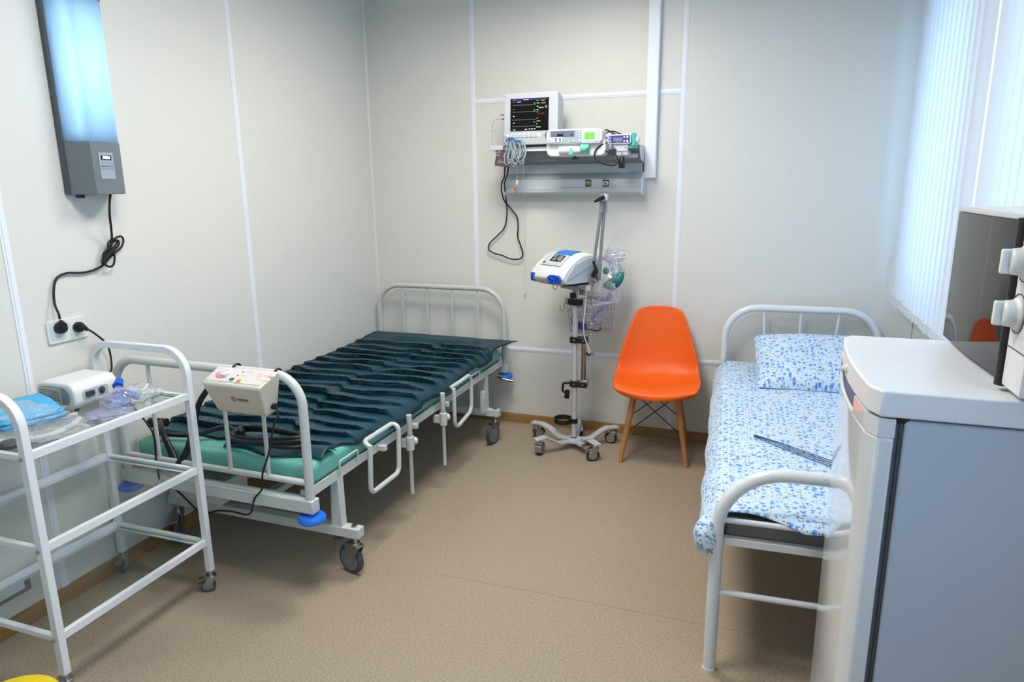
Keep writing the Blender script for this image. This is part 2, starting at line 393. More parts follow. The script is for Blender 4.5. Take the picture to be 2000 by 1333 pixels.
def blind(label, y0, y1, n, chain, tilt):
    t = thing('vertical_blind', label, 'blind', (BX, y0, BZ0), group=None)
    MB().box(BX-.02, BX+.03, y1, y0, BZ1, BZ1+.04).build('head_rail', 'white', t, bevel=.003, world=True)
    for s in (.12, .5, .88):
        yy = y0+(y1-y0)*s
        MB().box(BX+.03, RW, yy-.012, yy+.012, BZ1+.012, BZ1+.03).build('bracket', 'white', t, world=True)
    wdt = .089; st = (abs(y1-y0)-wdt*.95)/(n-1); rnd = random.Random(3)
    lastb = None; rows = []
    for i in range(n):
        yc = y0-wdt*.47-st*i; tl_ = tilt+rnd.uniform(-.03, .03)
        dx, dy = math.sin(tl_)*wdt/2, math.cos(tl_)*wdt/2
        zb = BZ0+rnd.uniform(-.003, .003)
        cv = lambda u: .004*(1-(2*u-1)**2)
        sl = MB().grid(6, 10, lambda u, v: Vector((BX-dx+2*dx*u-cv(u), yc+dy-2*dy*u, zb+(BZ1-zb)*v)))
        so = sl.build('slat', 'blind', t, smooth=True, world=True)
        a = Vector((BX-dx-.002, yc+dy, zb)); b = Vector((BX+dx-.002, yc-dy, zb))
        MB().bar(a+(b-a)*.04+Vector((0, 0, .017)), a+(b-a)*.96+Vector((0, 0, .017)), .005, .03).build('weight', 'hem', so, bevel=.001, world=True)
        rows.append((a, b))
    # bead chain linking the weights, sagging in a zigzag on the room side
    pts = []
    for a, b in rows:
        pts += [a+Vector((-.006, 0, .026)), (a+b)/2+Vector((-.008, 0, -.004)), b+Vector((-.008, 0, .024))]
    MB().tube(smoothp(pts, 3), .0014, 5).build('bead_chain', 'white', t, world=True)
    if chain:
        p = [at(1815, 0, y=y0+.015), at(1795, 130, y=y0+.015), at(1764, 420, y=y0+.015), at(1748, 480, y=y0+.015), at(1732, 530, y=y0+.015), at(1731, 552, y=y0+.015), at(1738, 563, y=y0+.015)]
        top = Vector((p[0].x, p[0].y, BZ1+.01))
        MB().tube(smoothp([top]+p, 8), .0016, 6).build('pull_chain', 'beigep', t, world=True)
        q = at(1741, 560, y=y0+.01)
        MB().tube([Vector((q.x+.012, q.y, BZ1)), q], .0013, 6).build('pull_cord', 'white', t, world=True)
        MB().obox(at(1740, 562, y=y0+.01), (1, 0, 0), (0, 1, 0), (0, 0, 1), .006, .005, .03).build('chain_weight', 'white', t, bevel=.002, world=True)
    return t
blind('white vertical blind with hanging bead chain, beside the back corner', -.1, -1.245, 15, True, .22)
blind('white vertical blind behind the microwave, past the bare wall strip', -1.347, -2.09, 10, False, .22)

# ------------------------------------------------------------------ fridge and microwave
M['fridge'] = mat('glossy_white_fridge', (222, 226, 230), .12, coat=.5, spec=.6)
M['fridgeside'] = mat('blue_daylit_satin_steel', (186, 196, 210), .38, bump=.05, bscale=500)  # blue window light on the side panel is mixed into its colour
FT = 1.12; FY0, FY1 = -2.604, -2.114; FX = 2.615
fr = thing('refrigerator', 'low white refrigerator with bowed glossy door, carrying the microwave', 'refrigerator', (2.85, -2.36, 0))
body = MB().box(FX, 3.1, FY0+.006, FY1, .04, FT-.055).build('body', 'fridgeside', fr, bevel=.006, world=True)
for yy in (FY0+.05, FY1-.05):
    for xx in (FX+.05, 3.05):
        MB().lathe((xx, yy, 0), [(.018, 0), (.018, .02), (.012, .025), (.012, .045)], 14).build('foot', 'black', fr, world=True)
def plan(x_mid, x_side, xb, y0, y1, ch):       # bowed front outline (x toward -x)
    P = []; n = 14; yc = (y0+y1)/2; hw = (y1-y0)/2-ch
    P.append((xb, y0)); P.append((x_side+ch*.55, y0))
    for i in range(n+1):
        k = -1+2*i/n; P.append((x_mid+(x_side-x_mid)*k*k, yc+hw*k))
    P.append((x_side+ch*.55, y1)); P.append((xb, y1)); return P
MB().prism(plan(2.543, 2.556, 3.1, FY0, FY1, .032), (0, 0, FT-.05), (1, 0, 0), (0, 1, 0), (0, 0, .05)).build('worktop', mat('satin_white_worktop', (228, 231, 236), .34, spec=.45), fr, bevel=.004, seg=3, world=True)
DX0, DX1 = FX-.014, FX
door = MB().prism(plan(2.5435, 2.556, DX0, FY0+.004, FY1-.004, .03), (0, 0, .09), (1, 0, 0), (0, 1, 0), (0, 0, FT-.09-.09)).build('door', 'fridge', fr, bevel=.005, seg=3, world=True)
# scooped grip under the worktop: open slot between two shoulders
pd = plan(2.5435, 2.556, DX0, FY0+.004, FY1-.004, .03)
SY0, SY1 = -2.462, -2.135
MB().box(2.586, DX0, SY0, SY1, FT-.09, FT-.052).box(2.552, 2.587, SY0, SY1, FT-.0899, FT-.0885).build('grip_recess', mat('grip_blue_grey', (112, 122, 150), .35), door, world=True)
for (a, b) in ((FY0+.004, SY0), (SY1, FY1-.004)):
    fx = lambda y: 2.5435+.0125*min(1, abs((y+2.359)/.211))**2
    pp = [(DX0, a)]+[(x, y) for x, y in pd if a+.001 < y < b-.001 and x < DX0-.003]
    pp = [(DX0, a), (2.5725, a)]+[(fx(y), y) for y in [max(a, FY0+.034)+(min(b, FY1-.034)-max(a, FY0+.034))*k/8 for k in range(9)]]+[(2.5725, b)]*(b > SY1+.001)+[(DX0, b)] if a < SY0 else [(DX0, a)]+[(fx(a), a), (2.556, FY1-.034), (2.5725, b), (DX0, b)]
    MB().prism(pp, (0, 0, FT-.09), (1, 0, 0), (0, 1, 0), (0, 0, .036)).build('door_shoulder', 'fridge', door, world=True)
MB().tube([(2.5465+.0125*min(1, abs((y+2.359)/.211))**2, y, FT-.0895) for y in [SY0+(SY1-SY0)*k/12 for k in range(13)]], .0045, 10).build('grip_rim', 'fridge', door, world=True)
MB().lathe((2.546, -2.345, FT-.028), [(.010, 0), (.010, .006), (.007, .008), (.006, .014)], 18, (-1, 0, 0)).build('lock_knob', 'plasticw', fr, world=True)
MB().obox((2.5445, -2.26, FT-.022), (0, 1, 0), (0, 0, 1), (1, 0, 0), .04, .004, .0008).build('badge', 'plasticw', fr, world=True)
MB().box(DX0, DX1, FY0+.014, FY1-.014, .1, FT-.06).build('door_gasket', mat('grey_gasket', (92, 100, 108), .7), fr, world=True)
MB().box(FX-.006, FX-.001, FY0+.0095, FY0+.013, .1, FT-.06).build('gasket_bead', 'greyrub', fr, world=True)
MB().box(FX-.012, FX+.008, FY0+.008, FY0+.03, FT-.062, FT-.051).build('hinge', 'black', fr, bevel=.002, world=True)

MX, MY0, MY1, MZ0 = 2.769, -2.64, -2.127, FT+.012
MYS = -2.525; MZ1 = 1.434
mw = thing('microwave_oven', 'white microwave oven with dark mirrored glass door on the refrigerator', 'microwave', (2.93, -2.37, FT))
MB().box(MX+.012, 3.095, MY0, MY1, MZ0, MZ1).build('housing', 'plasticw', mw, bevel=.008, seg=3, world=True)
for xx in (MX+.05, 3.06):
    for yy in (-2.57, MY1-.04): MB().cyl((xx, yy, FT), (xx, yy, MZ0+.002), .012, 14).build('foot', 'black', mw, world=True)
M['mirror'] = mat('dark_mirror_glass', (52, 54, 54), .03, metal=.75, spec=1)
def bow(v):            # gently bowed glass door, most proud toward the far side
    y = MY1-.002+(MYS-MY1+.002)*v; a0, a1 = .031, -.087; L_ = abs(MYS-MY1)
    return MX-.0016-(a0*v+(a1-a0)*v*v/2)*L_, y
gd = [bow(k/24) for k in range(25)]
dr = MB().prism([(x, y) for x, y in gd]+[(MX+.0135, MYS), (MX+.0135, MY1-.002)], (0, 0, MZ0+.004), (1, 0, 0), (0, 1, 0), (0, 0, MZ1-MZ0-.016)).build('door', 'mirror', mw, smooth=30, world=True)
MB().prism([(x-.001, y) for x, y in gd]+[(MX+.0135, MYS), (MX+.0135, MY1-.002)], (0, 0, MZ1-.0115), (1, 0, 0), (0, 1, 0), (0, 0, .0105)).build('door_top_band', 'plasticg', dr, bevel=.003, world=True)
MB().tube([(MX+.006, MYS-.008, MZ0-.002), (MX+.006, MYS-.008, MZ1-.006)], .013, 14).build('door_edge', 'black', dr, world=True)
cp = MB().box(MX+.001, MX+.0118, MY0+.002, MYS-.020, MZ0+.002, MZ1-.002).build('control_panel', 'plasticw', mw, bevel=.003, world=True)
MB().box(MX, MX+.002, MY0+.004, MYS-.021, MZ0+.074, MZ0+.0755).build('panel_seam', 'greyrub', cp, world=True)
for zz in (MZ0+.136, MZ0+.225):
    kb = MB(); kb.lathe((MX+.002, -2.575, zz), [(.029, 0), (.029, .006), (.024, .008), (.022, .024), (.018, .026)], 26, (-1, 0, 0)).obox((MX-.026, -2.575, zz), (1, 0, 0), (0, 1, 0), (0, 0, 1), .010, .007, .021)
    kb.build('knob', 'plasticw', mw, bevel=.003, world=True)
    MB().tube([(MX, -2.575+.034*math.cos(a), zz+.034*math.sin(a)) for a in [math.radians(30+12*k) for k in range(26)]], .0009, 5).build('dial_ring', 'greyrub', cp, world=True)
# ------------------------------------------------------------------ casters
def caster(parent, p, top, r, yaw, chrome=True, tread='greyrub', width=.024, brake=True, hood=False, name='caster', seat=.0, hubm='midgrey'):
    """swivel caster in thing-local coordinates: p = floor point under the stem, top = stem height"""
    p = Vector(p); d = Vector((math.cos(yaw), math.sin(yaw), 0)); s = Vector((-d.y, d.x, 0)); hub = p-d*r*.45+Vector((0, 0, r))
    m = MB(); m.cyl((p.x, p.y, 2*r+.012), (p.x, p.y, top), .009, 12); m.cyl((p.x, p.y, 2*r+.004), (p.x, p.y, 2*r+.016), .019, 18)
    for k in (-1, 1):
        o = hub+s*k*(width/2+.003)
        m.prism([(-r*.3, -r*.25), (r*.25, -r*.25), (r*.95, r*1.05), (-r*.25, r*1.1)], o, d, (0, 0, 1), s*k*.003)
    m.obox(hub+d*r*.36+Vector((0, 0, r*1.09)), d, s, (0, 0, 1), r*.62, width/2+.006, .003)
    if hood:
        arc = [(r*1.12*math.cos(a), r*1.12*math.sin(a)) for a in [math.radians(-20+20*k) for k in range(11)]]
        arc2 = [(r*1.04*math.cos(a), r*1.04*math.sin(a)) for a in [math.radians(180-20*k) for k in range(11)]]
        m.prism(arc+arc2, hub-s*(width/2+.004), d, (0, 0, 1), s*(width+.008))
        for k in (-1, 1): m.lathe(hub+s*k*(width/2+.002), [(r*.8, 0), (r*.7, .004), (r*.2, .005)], 20, s*k)
    f = m.build(name, 'chrome' if chrome else 'standgrey', parent, bevel=.001)
    w = MB().lathe(hub-s*width/2, [(r*.78, 0), (r*.93, .001), (r, width*.25), (r, width*.75), (r*.93, width-.001), (r*.78, width)], 28, s)
    w.build('wheel', tread, f)
    MB().lathe(hub-s*(width/2+.001), [(r*.74, 0), (r*.7, .0005), (r*.7, width+.0015), (r*.74, width+.002)], 24, s).build('wheel_hub', hubm, f)
    MB().cyl(hub-s*(width/2+.008), hub+s*(width/2+.008), .005, 10).build('axle', 'chrome', f)
    if brake:
        MB().obox(hub-d*r*.95+Vector((0, 0, r*1.12)), d+Vector((0, 0, .25)), s, (0, 0, 1), r*.42, width/2+.004, .003).build('brake_pedal', 'steel', f, bevel=.001)
    return f

# ------------------------------------------------------------------ functional hospital bed
B1 = thing('hospital_bed', 'pale grey wheeled hospital bed with blue bumpers, against the left wall', 'bed', (.03, -2.05, 0), -.013)
BW, BL = .865, 1.962
def arch(x0, x1, y, zb, zt, r): return fillet([(x0, y, zb), (x0, y, zt), (x1, y, zt), (x1, y, zb)], r, 9)
for nm, y, zt, zb in (('foot_frame', 0, .857, .40), ('head_frame', BL, .868, .39)):
    ff = MB().tube(arch(0, BW, y, zb, zt, .11 if y == 0 else .15), .0165, 16).build(nm, 'bedgrey', B1)
    for k in range(4):
        x = BW*(k+1)/5; MB().cyl((x, y, .465), (x, y, zt-.012), .0075, 12).build('bar', 'bedgrey', ff)
    MB().cyl((.01, y, .462), (BW-.01, y, .462), .012, 12).build('lower_rail', 'bedgrey', ff)
    MB().box(-.022, BW+.022, y-.022, y+.022, .352, .402).build('crossbeam', 'bedgrey', ff, bevel=.004)
    for x in (0, BW):
        g = MB().lathe((x, y, .315), [(.012, 0), (.044, .001), (.05, .008), (.05, .016), (.044, .024), (.014, .026), (.011, .04)], 30).build('bumper', 'bluebump', ff)
        MB().cyl((x, y, .335), (x, y, .356), .009, 12).build('bumper_stem', 'steel', g)
    yy = y+.023*(1 if y == 0 else -1)
    for x in (.03, BW-.03): MB().box(x-.02, x+.02, yy-.012, yy+.012, .398, .426).lathe((x, yy-.012*(1 if y == 0 else -1), .412), [(.008, 0), (.008, .004), (.004, .006)], 12, (0, -1 if y == 0 else 1, 0)).build('bracket', 'chrome', ff)
for x in (.0, BW):
    s = -1 if x == 0 else 1
    MB().box(x-.002*s, x-.006*s, .03, BL-.03, .402, .44).box(x-.006*s, x-.035*s, .03, BL-.03, .402, .406).build('side_rail', 'bedgrey', B1, bevel=.001)
for k in range(9): MB().box(.04, BW-.04, .15+k*.2, .19+k*.2, .41, .425).build('slat', 'bedgrey', B1)
for yb in (.19, 1.676):
    MB().box(-.01, BW+.075, yb-.022, yb+.022, .165, .205).build('base_beam', 'bedgrey', B1, bevel=.003)
    for x in (.03, BW-.018):
        MB().prism([(-.03, 0), (.02, 0), (.016, .22), (-.018, .22)], (x, yb-.018, .2), (1, 0, 0), (0, 0, 1), (0, .036, 0)).build('column', 'bedgrey', B1, bevel=.003)
    for x, yw in ((.02, 2.2), (BW+.045, -.25 if yb < 1 else 1.35)):
        caster(B1, (x, yb, 0), .17, .062, yw, tread='greyrub', brake=yb < 1)
    MB().cyl((BW+.045, yb, .204), (BW+.045, yb, .212), .012, 6).build('nut', 'chrome', B1)
MB().box(.40, .44, .21, 1.66, .2, .23).build('centre_beam', 'bedgrey', B1, bevel=.003)
MB().box(.12, .36, .09, .25, .25, .34).build('gear_box', 'bedgrey', B1, bevel=.004)
# crank handle at the head end
ck = MB().tube(fillet([(BW-.16, 1.7, .36), (BW-.02, 1.86, .36), (BW+.03, 1.90, .335)], .01), .006, 10).build('crank', 'steel', B1)
MB().cyl((BW+.02, 1.87, .335), (BW+.085, 1.88, .322), .008, 14).build('grip', 'steel', ck)
MB().box(BW-.015, BW+.01, 1.60, 1.63, .2, .33).build('stop_bar', 'bedgrey', B1, bevel=.002)
# folded-down side guards and rail posts on the room side
GX = BW+.035
def wy(y): return y+2.05
gA = MB().tube(fillet([(GX, wy(-1.70), .478), (GX, wy(-1.715), .275), (GX, wy(-1.485), .275), (GX, wy(-1.47), .478), (GX-.03, wy(-1.47), .49), (GX-.03, wy(-1.70), .49), (GX, wy(-1.70), .47)], .03, 5), .0105, 12).build('side_guard', 'bedgrey', B1)
gB = MB().tube(fillet([(GX, wy(-.905), .485), (GX, wy(-.905), .265), (GX, wy(-.69), .30), (GX, wy(-.685), .505), (GX, wy(-.80), .50), (GX-.02, wy(-.905), .485)], .045, 6), .0105, 12).build('side_guard', 'bedgrey', B1)
for y in (-1.375, -1.035):
    ps = MB().tube([(GX, wy(y), .50), (GX, wy(y), .375), (GX, wy(y), .37), (GX, wy(y), .125)], [.0125, .0125, .009, .009], 14).build('guard_post', 'bedgrey', B1)
    MB().cyl((GX, wy(y), .335), (GX, wy(y), .40), .019, 16).box(GX-.05, GX, wy(y)-.012, wy(y)+.012, .345, .385).build('post_clamp', 'bedgrey', ps, bevel=.003)
    MB().lathe((GX+.008, wy(y)+.018, .372), [(.017, 0), (.017, .012), (.010, .018)], 12, (.7, .7, 0)).build('clamp_knob', 'plasticg', ps)
for y in (-1.58, -1.30, -.97): MB().box(BW-.004, GX, wy(y)-.012, wy(y)+.012, .41, .432).build('guard_bracket', 'bedgrey', B1, bevel=.002)
MB().tube(fillet([(BW+.004, wy(-1.87), .415), (BW+.006, wy(-1.87), .475), (BW+.006, wy(-1.745), .475), (BW+.004, wy(-1.745), .415)], .008, 4), .0035, 8).build('mattress_stop', 'bedgrey', B1)
MB().tube(fillet([(BW+.004, wy(-.62), .415), (BW+.006, wy(-.62), .47), (BW+.006, wy(-.5), .47), (BW+.004, wy(-.5), .415)], .008, 4), .0035, 8).build('mattress_stop', 'bedgrey', B1)

def local(t, p): return XF[t.name] @ Vector(p)
# teal mattress
tm = MB()
def tmf(u, v):
    pass
tmt = tag(MB().box(.0, .838, .0, 1.885, 0, .084).build('mattress', 'teal', None, bevel=.022, seg=4), 'flat teal vinyl mattress under the dark pleated overlay on the hospital bed', 'mattress')
tmt.location = local(B1, (.0135, .036, .4265)); tmt.rotation_euler = (0, 0, -.013)

# dark pleated air overlay with its hoses
OV = thing('air_mattress', 'dark teal pleated air overlay with black hoses lying on the teal mattress', 'air mattress', local(B1, (.0, .0, .511)), -.013)
rndp = random.Random(11)
Y0, Y1 = .15, 1.945
NP = 16
def pleat(y, x):
    """(height, slip) of the folded cloth: cushions whose lips fall toward the foot end"""
    sw = noise.noise(Vector((x*1.9, y*1.6, 3.3)))*.075+noise.noise(Vector((x*5, y*3.0, 9.1)))*.024
    mid = .46+.07*math.sin(y*4+.6)+.03*noise.noise(Vector((y*6, .2, .7)))
    q = (y-Y0+sw)/(1.66/NP)
    if x > mid: q += .45*min(1, (x-mid)/.04)
    i = math.floor(q); f = q-i
    k = .55+.9*abs(noise.noise(Vector((i*1.73, x*2.2, 1.1+i))))+.5*noise.noise(Vector((i*3.1, x*6, 4.4)))
    k = max(.18, k)
    if f < .07: lip, sl = (f/.07)**.6, 1-f/.07
    else: lip, sl = (1-(f-.07)/.93)**1.2, max(0, 1-(f-.07)/.25)
    h = .030*k*lip
    h += .0025*noise.noise(Vector((x*9, y*13, .5)))+.0016*abs(noise.noise(Vector((x*14, y*6, 2.5))))
    if x > mid: h -= .010*max(0, 1-abs(x-mid-.02)/.03)
    return h, .026*k*sl*min(1, lip*1.2)
def hem_x(v):
    y = Y0+(Y1-Y0)*v
    xr = .878+.020*noise.noise(Vector((.3, y*3.5, 7)))+.010*noise.noise(Vector((.7, y*9, 2)))+(.075*max(0, (v-.88)/.12)**1.3)
    xl = -.018+.012*noise.noise(Vector((.9, y*3, 2)))
    return xl+.06*max(0, 1-v/.06), xr-.07*max(0, 1-v/.10)
def ovf(u, v):
    y = Y0+(Y1-Y0)*v; xl, xr = hem_x(v); x = xl+(xr-xl)*u
    flat = min(1, max(0, (v-.895)/.03)); ed = min(1, (1-u)/.05)*min(1, u/.04+.3)
    h, sl = pleat(y, x); h *= (1-flat)*(.35+.65*ed)
    z = .006+h+flat*(.012+.005*noise.noise(Vector((x*6, y*6, 4)))+.004*abs(noise.noise(Vector((x*3, y*14, 1)))))+.030*v*v
    if .905 < v < .955 and .18 < x < .74: z += .013*math.sin((v-.905)/.05*math.pi)**.5
    e = max(0, x-.836)
    if v < .87: z -= min(.05, e*e*16+e*.4)
    if v < .03: z = max(.003, z*(.4+v*20))
    return Vector((x, y-sl*(1-flat)*ed, z))
mb = MB().grid(76, 520, ovf)
mb.build('cover', 'cover', OV, smooth=60, solid=.003)
MB().tube([ovf(1, k/110)+Vector((.001, 0, -.001)) for k in range(3, 108)], .0045, 8).build('hem', 'hose', OV)
MB().tube([ovf(0, k/110)+Vector((-.001, 0, 0)) for k in range(3, 110)], .0045, 8).build('hem', 'hose', OV)
# loose turned-under edge at the foot corner
mb = MB().grid(30, 10, lambda u, v: Vector((.42+.44*u, .075+.10*v+.018*math.sin(u*9), .004+.030*math.sin(v*math.pi)*(.6+.4*math.sin(u*7+1))+.003*noise.noise(Vector((u*9, v*5, 1))))))
mb.build('folded_edge', 'cover', OV, smooth=True, solid=.003)
for k in range(5):
    MB().lathe((.12+.17*k, 1.93, .0478), [(.005, 0), (.005, .0015), (.003, .002)], 12).build('eyelet', 'steel', OV)
# hoses: twin tubes coiled at the foot end, looping up to the pump
def hz(p, dz=0): return (p[0], p[1], p[2]+dz)
def coil(cx, cy, rx, ry, z0, turns, ph, r, dz=.008):
    P = []
    for k in range(int(turns*22)+1):
        a = ph+2*math.pi*k/22
        P.append((cx+rx*math.cos(a)*(1-.05*k/22)+.01*math.sin(a*2.3+ph), cy+ry*math.sin(a)*(1-.04*k/22), z0+dz*k/22+.006*math.sin(a*1.7)))
    return P
for k, (ph, off) in enumerate(((2.6, 0), (2.9, .017))):
    c = coil(.60+off*.3, .125, .175-off, .062-off*.5, .033+.012*k, 2.2, ph, .009, .012)
    a0 = c[0]
    lead = smoothp([(.05+off, .11, .035), (.10, .06+off, .03), (.18, .075+off*.5, .024), (.27+off*.3, .10+off, .028), (.36, .16, .05), a0], 6)
    MB().tube(lead[:-1]+c, .0088, 10).build('hose', 'hose', OV)
    # drooping pair that hangs past the end of the mattress near the trolley
    up = smoothp([(.05+off, .11, .035), (.08, .09+off, .06), (.15+off*.4, .045, .04), (.215+off, .005+.012, -.045), (.25+off, -.028+off*.3, -.072), (.285+off*.5, .012, -.02), (.32, .035+off*.3, .08), (.37+off*.2, .03, .19), (.45, .02+off*.3, .27), (.53, -.03, .275+off)], 6)
    MB().tube(up, .0095, 10).build('hose', 'hose', OV)
MB().tube([(.03, .10, .05), (.10, .12, .052)], [.022, .017], 14).cyl((.02, .098, .05), (.034, .101, .05), .012, 12).build('hose_joint', 'black', OV)

# ------------------------------------------------------------------ pump hung on the foot rail
PX0, PX1 = .545, .802     # along the rail, bed-local x
pmp = thing('air_pump', 'cream air pump box with pink dial hooked over the foot rail', 'pump', local(B1, (.67, -.07, .73)), -.013)
# side profile (depth toward the camera, height) in bed-local metres
pr = [(-.022, .872), (-.035, .877), (-.120, .846), (-.124, .836), (-.086, .735), (-.074, .727), (-.030, .731), (-.022, .742)]
ox = local(B1, (PX0, 0, 0)); ex = (local(B1, (1, 0, 0))-local(B1, (0, 0, 0))); ey = (local(B1, (0, 1, 0))-local(B1, (0, 0, 0)))
def pp(x, d, z): return local(B1, (x, d, z))
mbp = MB(); n = len(pr); vs = []
for (x, ins) in ((PX0, 0), (PX1, 0)):
    for (d, z) in pr:
        tz = (.877-z)/.15; sgn = 1 if x == PX0 else -1
        vs.append(pp(x+sgn*tz*.028, d, z))
mbp.add(vs, [tuple(range(n-1, -1, -1)), tuple(range(n, 2*n))]+[(i, (i+1) % n, n+(i+1) % n, n+i) for i in range(n)])
pb_ = mbp.build('body', 'beigep', pmp, bevel=.008, seg=3, world=True)
def ptop(x, t, h=.0): # point on the sloping top face; t 0 back .. 1 front
    d0, z0, d1, z1 = -.038, .8758, -.117, .847
    nrm = Vector((0, -.343, .939))
    return pp(x, d0+(d1-d0)*t+nrm.y*h, z0+(z1-z0)*t+nrm.z*h)
tax = (ptop(.6, .5)-ptop(.4, .5)).normalized(); tay = (ptop(.5, 0)-ptop(.5, 1)).normalized(); tn = tax.cross(tay)
MB().obox(ptop((PX0+PX1)/2, .5, .0012), tax, tay, tn, .115, .037, .0008).build('label_plate', mat('label_grey', (206, 204, 202), .35), pmp, world=True)
pink = mat('pink_print', (226, 110, 150), .5); pinkl = mat('pale_pink_print', (226, 170, 176), .5)
dl = [(.030*math.cos(a), .024*math.sin(a)) for a in [math.radians(60+9*k) for k in range(30)]]
dlin = [(.022*math.cos(a), .017*math.sin(a)) for a in [math.radians(330-9*k) for k in range(30)]]
MB().prism(dl+dlin, ptop(PX0+.062, .5, .0018), tax, tay, tn*.0006).build('dial_print', pink, pmp, world=True)
MB().lathe(ptop(PX0+.068, .42, .001), [(.021, 0), (.020, .010), (.014, .013)], 26, tn).obox(ptop(PX0+.068, .42, .014), tax+tay*.8, tay-tax*.8, tn, .016, .004, .004).build('dial_knob', 'plasticw', pmp, bevel=.001, world=True)
for dx, t, c in ((.118, .78, (10, 110, 80)), (.150, .82, (230, 150, 40))):
    bz = MB().obox(ptop(PX0+dx, t, .002), tax, tay, tn, .013, .010, .0015).build('button_surround', 'plasticw', pmp, world=True)
    MB().obox(ptop(PX0+dx, t, .0045), tax, tay, tn, .0085, .0065, .002).build('rocker_switch', mat('switch_%d' % c[0], c, .3), bz, bevel=.001, world=True)
for dx, t in ((.128, .22), (.122, .48)): MB().lathe(ptop(PX0+dx, t, .0018), [(.003, 0), (.003, .001), (.002, .0018)], 10, tn).build('indicator', 'black', pmp, world=True)
for dx, t, wd in ((.155, .2, .035), (.145, .45, .02), (.235, .62, .05)): MB().obox(ptop(PX0+dx, t, .0021), tax, tay, tn, wd/2, .0012, .0003).build('printed_line', pinkl, pmp, world=True)
MB().tube([ptop(PX0+.205+.008*math.cos(a), .35-.11*math.sin(a), .0022) for a in [math.radians(24*k) for k in range(15)]], .0012, 5, closed=True).build('logo_ring', pinkl, pmp, world=True)
MB().obox(ptop(PX0+.242, .32, .0021), tax, tay, tn, .024, .0035, .0003).build('printed_line', pinkl, pmp, world=True)
# small red maker's mark on the front face
def pfr(x, t, h=0.):
    d0, z0, d1, z1 = -.124, .836, -.086, .735; nv = Vector((0, -.936, -.352))
    return pp(x, d0+(d1-d0)*t+nv.y*h, z0+(z1-z0)*t+nv.z*h)
fax = (pfr(.6, .5)-pfr(.4, .5)).normalized(); fay = (pfr(.5, 0)-pfr(.5, 1)).normalized(); fn_ = fax.cross(fay)
redp = mat('red_print', (176, 92, 74), .5)
for r_ in (.0045, .0085): MB().tube([pfr(PX0+.122+r_*math.cos(a), .46-r_*math.sin(a)/.108, .0006) for a in [math.radians(24*k) for k in range(15)]], .0009, 5, closed=True).build('maker_mark_ring', redp, pmp, world=True)
for k in range(8):
    a = math.radians(45*k); MB().obox(pfr(PX0+.122+.0105*math.cos(a), .46-.0105*math.sin(a)/.108, .0005), fax*math.cos(a)+fay*math.sin(a), fay*math.cos(a)-fax*math.sin(a), fn_, .0022, .0012, .0004).build('maker_mark_ray', redp, pmp, world=True)
for k in range(7):
    hgt = (.0035, .003, .0042, .003, .0036, .003, .0034)[k]
    MB().obox(pfr(PX0+.139+k*.0068, .46, .0005), fax, fay, fn_, .0024, hgt, .0004).build('maker_mark_letter', mat('dark_red_print', (110, 56, 44), .5), pmp, world=True)
MB().obox(pfr(PX0+.160, .535, .0005), fax, fay, fn_, .021, .0008, .0004).build('maker_mark_line', redp, pmp, world=True)
for xx in (PX0+.05, PX1-.03):
    zr = .857 if xx < .76 else .853
    hk = [pp(xx, -.036, .870)]+[pp(xx, .0225*math.cos(a), zr+.0225*math.sin(a)) for a in [math.radians(165-22*k) for k in range(9)]]
    MB().tube(smoothp(hk, 3), .0042, 8).build('hook', 'black', pmp, world=True)
MB().cyl(pp(PX1-.025, -.05, .757), pp(PX1-.006, -.05, .757), .011, 8).build('cord_gland', 'black', pmp, world=True)
c0 = pp(PX1-.008, -.05, .757)
cord = [c0, c0+Vector((.012, -.01, -.03)), at(535, 830, y=-2.11), at(525, 885, y=-2.11), at(513, 925, y=-2.11), at(512, 955, y=-2.10), at(497, 975, y=-2.09), at(487, 1005, y=-2.03), at(455, 1000, y=-1.95), at(425, 998, y=-1.93), at(393, 1002, y=-1.92), at(345, 958, y=-2.0), at(313, 938, y=-2.07), at(305, 900, y=-2.08), at(300, 850, y=-2.085), at(275, 812, y=-2.085), Vector((.10, -2.085, .72)), Vector((.05, -2.09, .80)), at(218, 722, x=.035), at(216, 695, x=.03), at(208, 672, x=.035), at(185, 652, x=.045), at(167, 641, x=.052)]
MB().tube(smoothp(cord, 5), .0036, 8).build('power_cord', 'rubber', pmp, world=True)
pg = at(152, 639, x=.012)
MB().lathe((.0105, pg.y, pg.z), [(.019, 0), (.020, .012), (.017, .020), (.012, .026)], 20, (1, 0, 0)).tube([Vector((.03, pg.y, pg.z)), at(165, 640, x=.048), at(171, 645, x=.05)], [.010, .009, .006], 12).build('plug', 'black', pmp, world=True)
